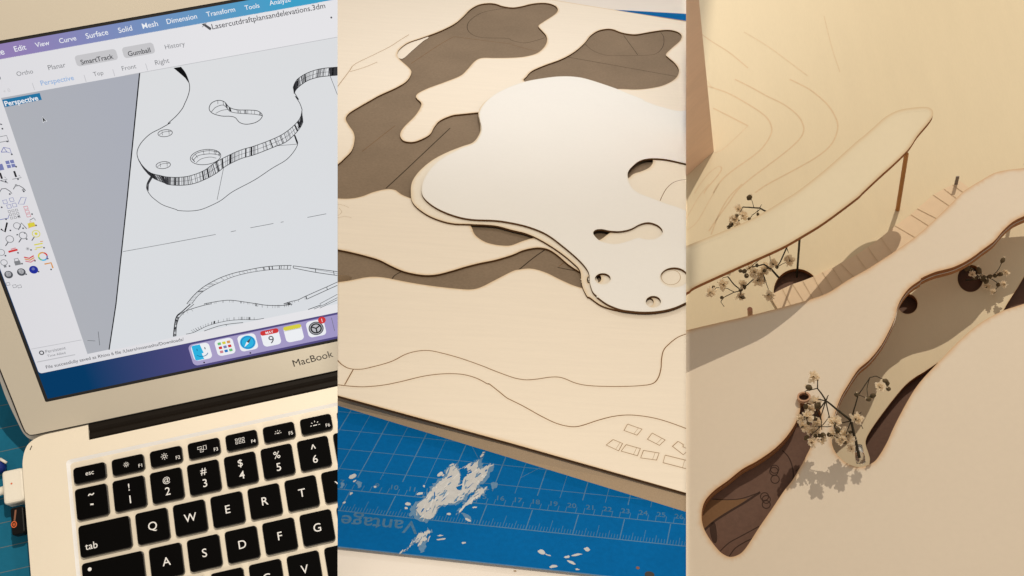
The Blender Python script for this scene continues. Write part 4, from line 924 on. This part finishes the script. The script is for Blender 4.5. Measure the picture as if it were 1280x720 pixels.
# staircase
st_ = empty('staircase', MOD, tuple(MOD.at(1040, 355, 0))); tag(st_, 'pale veneer staircase climbing between the ramp and the big roof sheet', 'staircase')
E1 = [(962, 369), (978, 361), (991, 355), (1003.5, 351), (1017, 345.6), (1028, 340), (1040.6, 334.8), (1050.5, 329), (1070, 318.5), (1085, 309), (1101, 297), (1119, 282), (1138.6, 268), (1146.7, 260.7), (1166.6, 243.5), (1180, 236), (1191, 231), (1200, 226)]
E2 = [(973, 387), (988.6, 381), (1003.6, 375), (1015, 371), (1027, 366), (1040, 360), (1053, 354), (1068, 347), (1084, 338), (1098, 328), (1114, 315), (1143, 296), (1160, 281.5), (1170, 272.5), (1186.5, 257), (1196, 248), (1205, 241), (1213, 236)]
NS = len(E1) - 1
for i in range(NS):
    h = 1.5 + (HR - 3) * i / (NS - 1) * .16
    q = [E1[i], E1[i + 1], E2[i + 1], E2[i]]
    lo = on(MOD, q, h)
    # widen the tread under the roof sheet
    ex = [lo[0], lo[1], (lo[2][0] + (lo[2][0] - lo[1][0]) * .5, lo[2][1] + (lo[2][1] - lo[1][1]) * .5), (lo[3][0] + (lo[3][0] - lo[0][0]) * .5, lo[3][1] + (lo[3][1] - lo[0][1]) * .5)]
    b = MB(); b.prism(ex, [], max(.05, h - 2.6), h, 'stair', 'stair')
    a_, c_ = V3(*lo[0], 0), V3(*lo[3], 0); b.ribbon([a_, a_ + (c_ - a_) * 1.45], .3, h + .04, 's3')
    b.build('step', MOD, st_)
# posts, rod, peg, figures
def post(name, label, cat, base, h0, h1, rad, key, lean=(0, 0), n=12, flat=False):
    B = MOD.at(base[0], base[1], h0); b = MB(); b.tube([B, B + V3(lean[0], lean[1], h1 - h0)], rad, key, n); return tag(b.build(name, MOD, smooth=False), label, cat)
post('ramp_post', 'round orange-brown wooden post holding up the free end of the ramp', 'post', (1122, 262), .02, HC - .4, 1.25, 'dowel')
post('ramp_rod', 'thin dark rod running from the ramp down into the round dark opening', 'rod', (996, 346), -5.9, HC * .98, .62, 'rod', lean=(2.0, 1.5), n=8)
b = MB(); B = MOD.at(938, 397, 0); hp = hgt((938, 397), 386.5); b.tube([B, B + V3(0, 0, hp)], 1.45, 'peg', 14, cap=False); b.disc((B.x, B.y), 1.45, 1.45, hp, 'pegtop', 14)
tag(b.build('peg', MOD), 'short round wooden peg standing at the edge of the big roof sheet', 'peg')
for base, ht, lab in (((1194.5, 232), 9.5, 'small grey flat figure standing at the top of the staircase'), ((1282, 206), 16, 'grey flat figure by the right edge, partly beyond the view')):
    h0 = (HR - 3) * .16 if base[0] < 1250 else HR
    B = MOD.at(base[0], base[1], h0); b = MB(); b.prism([(B.x - .9, B.y - .3), (B.x + .9, B.y - .3), (B.x + .9, B.y + .3), (B.x - .9, B.y + .3)], [], h0 + .05, h0 + ht, 'grey', 'grey'); tag(b.build('scale_figure', MOD), lab, 'figure')
# big roof sheet: upper ply + lower ply (double burnt edge), pod-shaped cut-out
roofU = [(800, 429), (857.6, 413), (935, 395), (987, 381.6), (1031, 368)] + g3([(0, 665), (150, 580), (340, 455), (460, 370), (560, 285), (700, 150), (790, 60)]) + g1([(845, 685), (920, 640), (1010, 590), (1100, 568), (1218, 555), (1330, 545), (1500, 530, 1)]) + \
    g3([(1500, 140, 1), (1330, 180), (1218, 222), (1140, 262), (1070, 325), (1010, 395), (930, 455), (840, 520), (730, 575), (600, 610), (510, 650)]) + \
    g5([(500, 0), (430, 50), (380, 110), (345, 180), (325, 260), (290, 340), (230, 450), (150, 550), (70, 620)]) + \
    gz([(340, 130), (300, 200), (270, 285), (256, 370), (252, 430), (270, 485), (310, 530), (350, 555), (400, 567), (440, 557)]) + \
    g7([(150, 612), (190, 585), (230, 530), (280, 440), (320, 350), (370, 250), (420, 160), (470, 80), (535, 0)]) + \
    g5([(625, 570), (750, 440), (860, 340), (960, 270), (1075, 212), (1140, 190), (1218, 165), (1330, 130), (1500, 90, 1)]) + [(1350, 800, 1), (790, 800, 1)]
podU = g6([(832, 190), (832, 230), (815, 290), (780, 360), (720, 440), (640, 515), (530, 590), (430, 645)]) + \
    g8([(330, 60), (240, 125), (180, 190), (155, 250), (150, 320), (165, 390), (210, 470), (270, 545), (310, 575), (350, 588), (400, 575), (440, 545), (480, 490), (550, 380), (640, 250), (720, 130)]) + \
    g6([(780, 718), (850, 600), (900, 500), (950, 400), (975, 330), (975, 260), (945, 200), (905, 172), (862, 170)])
T = 3.5; HT = HR + 2 * T + .2
ro = poly(roofU, HT); po = poly(podU, HT)
b = MB(); b.prism(ro, [po], HT - T, HT, 'card3', 'char3', scorch=3.0, band=.8)
roof = b.build('roof_sheet', MOD)
tag(roof, 'big pale wavy roof sheet with a long river opening and a pod-shaped cut-out', 'roof sheet')
def offs(lp, d):
    o = []; n = len(lp); s_ = 1 if area(lp) > 0 else -1
    for i in range(n):
        t = V3(*lp[(i + 1) % n], 0) - V3(*lp[i - 1], 0); t.normalize(); o.append((lp[i][0] + t.y * d * s_, lp[i][1] - t.x * d * s_))
    return o
b = MB(); b.prism(offs(ro, .35), [po], HR, HR + T, 'card3', 'char3b')
b.build('lower_ply', MOD, roof)
# brown board under the pod cut-out with scored curves
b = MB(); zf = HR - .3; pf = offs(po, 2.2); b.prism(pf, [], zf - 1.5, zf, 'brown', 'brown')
def ps(pts, w=.45, smooth=True, closed=False, k='brown_score'):
    p = on(MOD, pts, zf); b.ribbon(cr(p, closed) if smooth else p, w, zf + .06, k, closed)
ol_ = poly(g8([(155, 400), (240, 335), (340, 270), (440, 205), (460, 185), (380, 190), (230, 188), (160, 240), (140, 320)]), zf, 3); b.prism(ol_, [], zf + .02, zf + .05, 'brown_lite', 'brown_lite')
ps(g8([(165, 405), (240, 340), (340, 275), (450, 210), (555, 140)]), 1.1); ps(g8([(225, 188), (330, 192), (430, 183), (555, 140)]), .5)
ps(g8([(275, 550), (340, 490), (430, 440), (550, 375)]), .5); ps(g8([(340, 585), (380, 530), (440, 490), (500, 460)]), .5)
for c in ((585, 170), (597, 190), (597, 225)): ps(g8([(c[0] + 28 * math.cos(k * .35), c[1] + 27 * math.sin(k * .35)) for k in range(18)]), .5, False, True)
for c in ((655, 645), (650, 660), (658, 715)): ps(g6([(c[0] + 29 * math.cos(k * .35), c[1] + 28 * math.sin(k * .35)) for k in range(18)]), .5, False, True)
ps(g6([(708, 515), (750, 560), (775, 620), (785, 690), (775, 730)]), .6); ps(g6([(830, 630), (800, 660)]), .5)
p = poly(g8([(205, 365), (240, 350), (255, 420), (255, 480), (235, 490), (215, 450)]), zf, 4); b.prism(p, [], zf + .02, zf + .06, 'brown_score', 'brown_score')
tag(b.build('pod_board', MOD), 'dark brown board scored with circles and curves, closing the pod-shaped cut-out', 'board')
# ramp: rises gently towards the left
rampE = g2([(-150, 500), (42, 430), (130, 395), (330, 315), (480, 250), (600, 185), (720, 110)]) + g0([(810, 718), (1000, 570), (1218, 375)]) + g1([(100, 340), (180, 270), (260, 200), (350, 155), (450, 137), (540, 132), (580, 150), (588, 185), (560, 235), (480, 330), (420, 420), (320, 520), (220, 610), (105, 718)]) + \
    g2([(1218, 100), (1000, 262), (850, 355), (700, 440), (500, 530), (300, 620), (100, 712)]) + g4([(42, 88), (-150, 170)])
def rh(px):
    t = min(1, max(0, (1145 - px) / 170.)); t = t * t * (3 - 2 * t)
    return HC * (1 + .22 * t)
pts = []
RT3 = 2.8
crp = cr(rampE, True, 4)
lp = [MOD.at(x, y, rh(x) + RT3) for x, y in crp]
b = MB()
inn = []
for gx_ in range(820, 1180, 9):
    for gy_ in range(120, 420, 9):
        if inside(gx_, gy_, crp): inn.append(MOD.at(gx_, gy_, rh(gx_) + RT3))
loop_ = [Vector((q.x, q.y)) for q in lp]; r_ = delaunay_2d_cdt(loop_ + [Vector((q.x, q.y)) for q in inn], [(i, (i + 1) % len(lp)) for i in range(len(lp))], [], 0, 1e-5, False)
tv = [(v.x, v.y) for v in r_[0]]; lxy = [(q.x, q.y) for q in lp]
tf = [list(t) for t in r_[2] if inside(sum(tv[i][0] for i in t) / 3, sum(tv[i][1] for i in t) / 3, lxy)]
zz = [min(lp + inn, key=lambda q: (q.x - x) ** 2 + (q.y - y) ** 2).z for x, y in tv]
b.add([V3(x, y, z) for (x, y), z in zip(tv, zz)], tf, 'card3r'); b.add([V3(x, y, z - RT3) for (x, y), z in zip(tv, zz)], [f[::-1] for f in tf], 'veneer3')
n = len(lp); sg = area([(q.x, q.y) for q in lp]) > 0
b.add([q - V3(0, 0, RT3) for q in lp] + lp, [([i, (i + 1) % n, n + (i + 1) % n, n + i] if sg else [(i + 1) % n, i, n + i, n + (i + 1) % n]) for i in range(n)], 'char3')
vs, fs, at = [], [], []
for i in range(n):
    t = (lp[(i + 1) % n] - lp[i - 1]); t.z = 0; t.normalize(); q_ = V3(-t.y, t.x, 0) * (1 if sg else -1)
    for k in range(4):
        w_ = lp[i] + q_ * (2.6 * k / 3); w_.z = rh(MOD.pix(w_)[0]) + RT3 + .09 - .01 * k; vs.append(w_); at.append((1 - k / 3) * .75)
for i in range(n):
    j = (i + 1) % n
    for k in range(3): f = [i * 4 + k, j * 4 + k, j * 4 + k + 1, i * 4 + k + 1]; fs.append(f if sg else f[::-1])
M['card3r'] = surf('ramp_veneer', (.755, .665, .50), .65, .02, 250, scorch=(.56, .36, .17), spec=.2)
b.add(vs, fs, 'card3r', at)
tag(b.build('ramp', MOD), 'long pale curved ramp plate raised on a post and crossing the model from the left', 'ramp')

# ------------------------------------------------------------------ dried flowers
def blossom(b, c, r, face=None):
    r *= 1.04
    c = Vector(c); fv = (face or V3(random.gauss(0, .4), random.gauss(0, .4), 1)).normalized()
    for k in range(30):
        d = V3(random.gauss(0, 1), random.gauss(0, 1), random.gauss(0, 1)).normalized()
        d = (d + fv * .75).normalized(); L = r * random.uniform(.75, 1.1)
        s = d.cross(V3(random.gauss(0, 1), random.gauss(0, 1), random.gauss(0, 1))).normalized(); u = d.cross(s)
        w = r * random.uniform(.26, .4)
        a = c - fv * r * .45
        b.add([a + d * L * .12, a + d * L * .6 + s * w + u * w * .2, a + d * L * 1.0 + s * w * .55 - u * w * .35, a + d * L * 1.08 + u * w * .1, a + d * L * 1.0 - s * w * .6 - u * w * .3, a + d * L * .6 - s * w + u * w * .25],
              [[0, 1, 2, 3], [0, 3, 4, 5]], 'petal')
    # calyx behind the petals
    b.tube([c - fv * r * .9, c - fv * r * .55, c - fv * r * .25], [r * .12, r * .3, r * .33], 'bud', 7)
def budlet(b, c, r):
    c = Vector(c); d = V3(random.gauss(0, .5), random.gauss(0, .5), 1).normalized()
    b.tube([c - d * r * 1.2, c - d * r * .5, c + d * r * .3, c + d * r * 1.1], [r * .35, r * .8, r * .75, r * .2], 'bud', 7)
    for k in range(4):
        q = d.cross(V3(random.gauss(0, 1), random.gauss(0, 1), random.gauss(0, 1))).normalized()
        b.add([c + d * r * .8, c + d * r * 1.5 + q * r * .5, c + d * r * 1.6], [[0, 1, 2]], 'petal')
def sprig(name, label, base, stems, flowers, buds, group=None, lift=0.):
    def lf_(q): return (q[0], q[1], q[2] + lift) + tuple(q[3:])
    stems = [([lf_(p) for p in a_], r0, r1) for a_, r0, r1 in stems]; flowers = [lf_((q[0], q[1], max(2, q[2] + random.uniform(-4, 5)), q[3])) for q in flowers]; buds = [lf_(q) for q in buds]
    root = empty(name, MOD, tuple(MOD.at(*base))); tag(root, label, 'flower sprig', group)
    b = MB()
    for pts_, r0, r1 in stems:
        P_ = [MOD.at(*p) for p in pts_]
        Q_ = []
        for i in range(len(P_) - 1):
            for s in range(3): Q_.append(P_[i].lerp(P_[i + 1], s / 3) + V3(random.gauss(0, .08), random.gauss(0, .08), 0))
        Q_.append(P_[-1]); m = len(Q_)
        b.tube(Q_, [r0 + (r1 - r0) * k / (m - 1) for k in range(m)], 'stem', 6)
    b.build('stem', MOD, root, smooth=True)
    for x, y, h, r in flowers: c = MB(); blossom(c, MOD.at(x, y, h), r); c.build('blossom', MOD, root)
    for x, y, h, r in buds: c = MB(); budlet(c, MOD.at(x, y, h), r); c.build('bud', MOD, root, smooth=True)
Z = lambda x, y: (980 + x / 4.235, 450 + y / 4.235)
W = lambda x, y: (860 + x / 4.235, 230 + y / 4.235)
R_ = lambda x, y: (1180 + x / 6.55, 290 + y / 6.55)
h = HT
sprig('flower_sprig', 'largest spray of dried cream flowers, lying across the pod cut-out and the white roof', (*Z(400, 515), h),
    [([(*Z(398, 515), h + 1), (*Z(380, 430), h + 9), (*Z(355, 322), h + 20)], .75, .6), ([(*Z(355, 322), h + 20), (*Z(290, 270), h + 24), (*Z(222, 215), h + 27), (*Z(178, 150), h + 30), (*Z(178, 105), h + 33)], .62, .25),
     ([(*Z(178, 150), h + 30), (*Z(140, 158), h + 29), (*Z(110, 165), h + 26), (*Z(118, 190), h + 24)], .28, .2), ([(*Z(222, 215), h + 27), (*Z(180, 208), h + 24)], .35, .25), ([(*Z(222, 215), h + 27), (*Z(236, 185), h + 29)], .4, .15),
     ([(*Z(222, 215), h + 27), (*Z(185, 265), h + 24), (*Z(160, 300), h + 21)], .35, .22), ([(*Z(222, 215), h + 27), (*Z(240, 300), h + 24), (*Z(265, 350), h + 22)], .35, .22), ([(*Z(222, 215), h + 27), (*Z(195, 300), h + 23), (*Z(200, 370), h + 20)], .3, .2),
     ([(*Z(355, 322), h + 20), (*Z(372, 260), h + 24), (*Z(392, 185), h + 28)], .42, .3), ([(*Z(392, 185), h + 28), (*Z(430, 130), h + 30), (*Z(455, 92), h + 31), (*Z(490, 85), h + 31), (*Z(530, 105), h + 30), (*Z(550, 150), h + 28)], .26, .2),
     ([(*Z(455, 92), h + 31), (*Z(438, 150), h + 28), (*Z(445, 205), h + 25)], .2, .16), ([(*Z(392, 185), h + 28), (*Z(370, 180), h + 28)], .2, .16), ([(*Z(392, 185), h + 28), (*Z(440, 200), h + 26), (*Z(470, 190), h + 25)], .2, .16),
     ([(*Z(355, 322), h + 20), (*Z(400, 330), h + 19), (*Z(418, 365), h + 17)], .3, .16), ([(*Z(355, 322), h + 20), (*Z(300, 335), h + 18), (*Z(230, 355), h + 16), (*Z(150, 350), h + 15)], .3, .2), ([(*Z(355, 322), h + 20), (*Z(330, 390), h + 15)], .3, .2),
     ([(*Z(240, 300), h + 24), (*Z(210, 340), h + 20), (*Z(140, 400), h + 14)], .22, .18), ([(*Z(380, 300), h + 20), (*Z(410, 275), h + 22)], .5, .1), ([(*Z(265, 350), h + 22), (*Z(300, 400), h + 16)], .22, .16)],
    [(*Z(160, 85), h + 34, 3.1), (*Z(155, 215), h + 25, 3.2), (*Z(125, 290), h + 20, 3.4), (*Z(105, 345), h + 16, 3.2), (*Z(155, 370), h + 17, 3.8), (*Z(140, 255), h + 18, 2.6), (*Z(270, 320), h + 23, 3.6), (*Z(330, 405), h + 16, 4.4), (*Z(300, 425), h + 13, 3.0), (*Z(262, 390), h + 17, 2.8),
     (*Z(392, 310), h + 20, 3.5), (*Z(355, 460), h + 12, 2.6), (*Z(505, 135), h + 30, 2.6), (*Z(180, 330), h + 17, 2.8), (*Z(85, 310), h + 16, 2.2), (*Z(150, 430), h + 11, 2.4), (*Z(205, 420), h + 12, 2.2)],
    [(*Z(130, 145), h + 29, 1.9), (*Z(385, 182), h + 28, 1.4), (*Z(445, 205), h + 25, 1.7), (*Z(472, 188), h + 25, 1.6), (*Z(535, 110), h + 30, 1.4), (*Z(552, 152), h + 28, 1.4), (*Z(115, 245), h + 20, 1.5), (*Z(180, 240), h + 22, 1.8), (*Z(208, 398), h + 15, 1.7), (*Z(185, 400), h + 14, 1.3),
     (*Z(240, 395), h + 15, 1.5), (*Z(285, 372), h + 17, 1.6), (*Z(165, 405), h + 13, 1.4), (*Z(350, 380), h + 14, 1.2), (*Z(130, 330), h + 19, 1.3), (*Z(280, 410), h + 14, 1.3), (*Z(120, 410), h + 11, 1.5), (*Z(165, 310), h + 20, 1.4), (*Z(550, 125), h + 29, 1.1), (*Z(320, 435), h + 13, 1.1)], lift=1)
h = 6
sprig('flower_sprig', 'spray of dried cream flowers hanging out from under the ramp beside the round dark opening', (*W(500, 480), 20),
    [([(*W(524, 330), 44), (*W(490, 410), 34), (*W(470, 440), 30)], .4, .3), ([(*W(480, 495), 18), (*W(440, 450), 24), (*W(400, 425), 28), (*W(340, 440), 30)], .6, .3), ([(*W(470, 440), 30), (*W(500, 425), 30), (*W(535, 405), 31)], .22, .16), ([(*W(430, 360), 34), (*W(440, 430), 27)], .2, .16),
     ([(*W(210, 490), 24), (*W(240, 530), 20), (*W(282, 562), 16), (*W(345, 505), 24)], .35, .3), ([(*W(282, 562), 16), (*W(240, 575), 16), (*W(185, 603), 13), (*W(175, 625), 12), (*W(192, 650), 11)], .3, .16), ([(*W(245, 572), 16), (*W(210, 555), 18), (*W(150, 548), 18), (*W(125, 575), 17)], .22, .16), ([(*W(282, 562), 16), (*W(275, 590), 14)], .25, .2),
     ([(*W(210, 490), 24), (*W(180, 500), 24)], .2, .16), ([(*W(400, 480), 24), (*W(425, 555), 16), (*W(430, 590), 13)], .22, .16), ([(*W(400, 480), 24), (*W(405, 520), 20)], .2, .16), ([(*W(380, 400), 30), (*W(330, 440), 28), (*W(300, 470), 26)], .22, .16), ([(*W(520, 335), 44), (*W(532, 365), 40)], .3, .12)],
    [(*W(185, 532), 20, 3.6), (*W(120, 575), 17, 3.0), (*W(292, 525), 20, 2.9), (*W(278, 590), 14, 2.9), (*W(430, 592), 13, 3.2), (*W(375, 505), 22, 3.8), (*W(410, 440), 27, 3.6), (*W(345, 470), 25, 3.4), (*W(538, 405), 31, 3.5), (*W(455, 415), 30, 2.8), (*W(330, 435), 28, 2.8), (*W(385, 470), 25, 3.2)],
    [(*W(135, 545), 18, 1.2), (*W(280, 460), 26, 1.3), (*W(310, 485), 25, 1.7), (*W(300, 460), 27, 1.6), (*W(280, 560), 17, 1.4), (*W(290, 600), 13, 1.4), (*W(365, 430), 27, 1.2), (*W(405, 458), 26, 1.3), (*W(180, 602), 13, 1.3), (*W(300, 545), 18, 1.2), (*W(355, 490), 24, 1.1), (*W(470, 440), 29, 1.2)], lift=HC * 1.22 - 52)
sprig('flower_sprig', 'small spray of dried flowers showing behind the far edge of the ramp', (*W(420, 150), 20),
    [([(*W(440, 160), 20), (*W(380, 128), 22), (*W(290, 122), 24)], .55, .35), ([(*W(350, 125), 23), (*W(335, 80), 26)], .2, .16), ([(*W(385, 130), 22), (*W(340, 165), 20), (*W(325, 185), 18)], .25, .18), ([(*W(290, 122), 24), (*W(270, 160), 22), (*W(245, 200), 18), (*W(225, 230), 16)], .25, .2), ([(*W(380, 128), 22), (*W(390, 108), 24)], .25, .1), ([(*W(370, 135), 22), (*W(372, 165), 20)], .22, .16)],
    [(*W(265, 125), 24, 2.7), (*W(240, 182), 20, 3.2), (*W(300, 165), 21, 3.0), (*W(262, 215), 16, 2.4), (*W(235, 205), 17, 2.4)],
    [(*W(326, 70), 27, 2.0), (*W(258, 165), 22, 1.2), (*W(370, 160), 20, 1.1), (*W(325, 185), 18, 1.2), (*W(230, 215), 16, 1.6), (*W(215, 228), 15, 1.5), (*W(262, 190), 19, 1.2)])
sprig('flower_sprig', 'spray of dried flowers in the shade under the wavy roof edge at the right', (*R_(200, 390), 8),
    [([(*R_(180, 395), 2), (*R_(250, 385), 6), (*R_(320, 370), 9), (*R_(400, 360), 11), (*R_(470, 340), 12)], .5, .3), ([(*R_(400, 360), 11), (*R_(450, 300), 15), (*R_(480, 235), 19)], .22, .18), ([(*R_(390, 385), 10), (*R_(430, 410), 8), (*R_(440, 450), 6), (*R_(415, 480), 5)], .22, .2), ([(*R_(300, 375), 9), (*R_(210, 310), 12), (*R_(185, 290), 13)], .25, .2), ([(*R_(320, 370), 9), (*R_(290, 310), 12)], .22, .2)],
    [(*R_(500, 330), 12, 2.4), (*R_(360, 440), 7, 2.4), (*R_(490, 420), 8, 2.2), (*R_(230, 340), 10, 2.2), (*R_(400, 480), 5, 2.0), (*R_(300, 350), 9, 2.0), (*R_(440, 350), 11, 2.0)],
    [(*R_(482, 230), 19, 1.5), (*R_(190, 295), 13, 1.8), (*R_(285, 312), 12, 1.8), (*R_(220, 310), 11, 1.6), (*R_(465, 345), 12, 1.5), (*R_(445, 430), 8, 1.4), (*R_(410, 478), 5, 1.4), (*R_(350, 405), 9, 1.4), (*R_(320, 375), 9, 1.6), (*R_(250, 370), 8, 1.7), (*R_(375, 365), 10, 1.6), (*R_(420, 355), 11, 1.5), (*R_(330, 395), 8, 1.4)])
# vials
b = MB(); B = MOD.at(1076, 578, HR - 1); A_ = V3(-.3, 4.0, 3.5); rr = []
b.tube([B, B + A_ * .5, B + A_ * 1.7], [2.3, 2.4, 1.8], 'glass', 14); tag(b.build('glass_vial', MOD, smooth=True), 'tiny clear glass vial holding the thick end of the large flower spray', 'vial')
b = MB(); B = MOD.at(*Z(105, 205), HT); 
for r_, z_ in ((3.2, .3), ): 
    n = 20; vs = []
    for q, zz_ in ((3.4, .0), (3.4, 3.0), (2.5, 3.0), (2.5, .1)): vs += [B + V3(q * math.cos(2 * math.pi * k / n), q * .8 * math.sin(2 * math.pi * k / n), zz_) for k in range(n)]
    b.add(vs, [[j * n + k, j * n + (k + 1) % n, (j + 1) * n + (k + 1) % n, (j + 1) * n + k] for j in range(3) for k in range(n)], 'peg'); b.disc((B.x, B.y), 2.5, 2.0, HT + .4, 'brown_score', 20)
tag(b.build('peg_ring', MOD, smooth=False), 'small open wooden ring at the top of the pod cut-out, half hidden by flowers', 'ring')


WORLD = .48; KEYP = 2.8; FILLP = 16.2; SUNP = 156.0; LAPFILLP = 0.56; POOLP = 8.4
# ================================================================== lens and lights
cd = bpy.data.cameras.new('camera'); cam = bpy.data.objects.new('camera', cd); COL.objects.link(cam)
cd.sensor_width = 36; cd.sensor_fit = 'HORIZONTAL'; cd.lens = 36 * F / 1280; cd.clip_start = .01; cd.clip_end = 50
rx, ry, rz = RW @ V3(1, 0, 0), RW @ V3(0, -1, 0), RW @ V3(0, 0, -1)
cam.matrix_world = Matrix.Translation(CAM) @ Matrix((rx, ry, rz)).transposed().to_4x4()
sc.camera = cam
w = bpy.data.worlds.new('World'); sc.world = w; w.use_nodes = True
bg = w.node_tree.nodes['Background']; bg.inputs['Color'].default_value = (1.0, .88, .74, 1); bg.inputs['Strength'].default_value = WORLD
def lamp(kind, name, pos_lens, target_lens, power, col, size=.1):
    d = bpy.data.lights.new(name, kind); d.energy = power; d.color = col
    o = bpy.data.objects.new(name, d); COL.objects.link(o)
    p = (RW @ pos_lens) * MM + CAM; t = (RW @ target_lens) * MM + CAM
    o.location = p; o.rotation_euler = (t - p).to_track_quat('-Z', 'Y').to_euler()
    if kind == 'AREA': d.shape = 'DISK'; d.size = size
    else: d.shadow_soft_size = size
    return o
def barn(name, S, pa, pb, lit, power, col, size):
    """Lamp with one straight barn-door: it lights only its side of the plane through S, pa and pb (lens axes, mm)."""
    n = (pa - S).cross(pb - S).normalized()
    if n.dot(lit - S) < 0: n = -n
    o = lamp('SPOT', name, S, S + n * 100, power, col, size); o.data.spot_size = math.pi; o.data.spot_blend = 0; return o
# low sun on the right study
C3 = MOD.lens(MOD.at(1070, 380, 20)) * MOD.k; S3 = C3 - SUN * 2600
barn('low_sun', S3, MID.lens(MID.at(B2, -20, 8)) + V3(1, 0, -60), MID.lens(MID.at(B2, 740, 12)) + V3(7, 0, 0), C3, SUNP, (1.0, .89, .71), .008)
# window light and added fill lamps of the two other studies, shaded from the right one
C2 = ray(640, 360) * 700
def mid_edge(dx): return MID.lens(MID.at(B2, -20, 8)) + V3(dx, 0, 0), MID.lens(MID.at(B2, 740, 8)) + V3(dx, 0, 0)
barn('window_light', V3(140, -680, 960), *mid_edge(1), C2, KEYP, (.95, .97, 1.0), .004)
POOL = lamp('SPOT', 'added_pool', V3(60, -640, 420), MID.lens(MID.at(600, 10, 10)), POOLP, (.97, .98, 1.0), .05)  # added spot, brightens the top and centre of the middle study
POOL.data.spot_size = math.radians(64); POOL.data.spot_blend = 1.0
barn('room_lamp', V3(0, -430, 0), *mid_edge(.6), C2, FILLP, (1.0, .89, .73), .003)  # unseen fill added to lift deck, lid and board edge
l1, l2 = ray(B1, -20) * 600, ray(B1, 740) * 600
barn('desk_lamp', V3(-54, 250, 350), l1 + V3(-1, 0, 0), l2 + V3(-1, 0, 0), ray(200, 400) * 600, LAPFILLP, (1.0, .94, .80), .01)  # unseen fill added to brighten the laptop alone
sc.view_settings.view_transform = 'Standard'; sc.view_settings.look = 'None'; sc.view_settings.exposure = 0; sc.view_settings.gamma = 1
sc.cycles.max_bounces = 8; sc.cycles.use_denoising = True
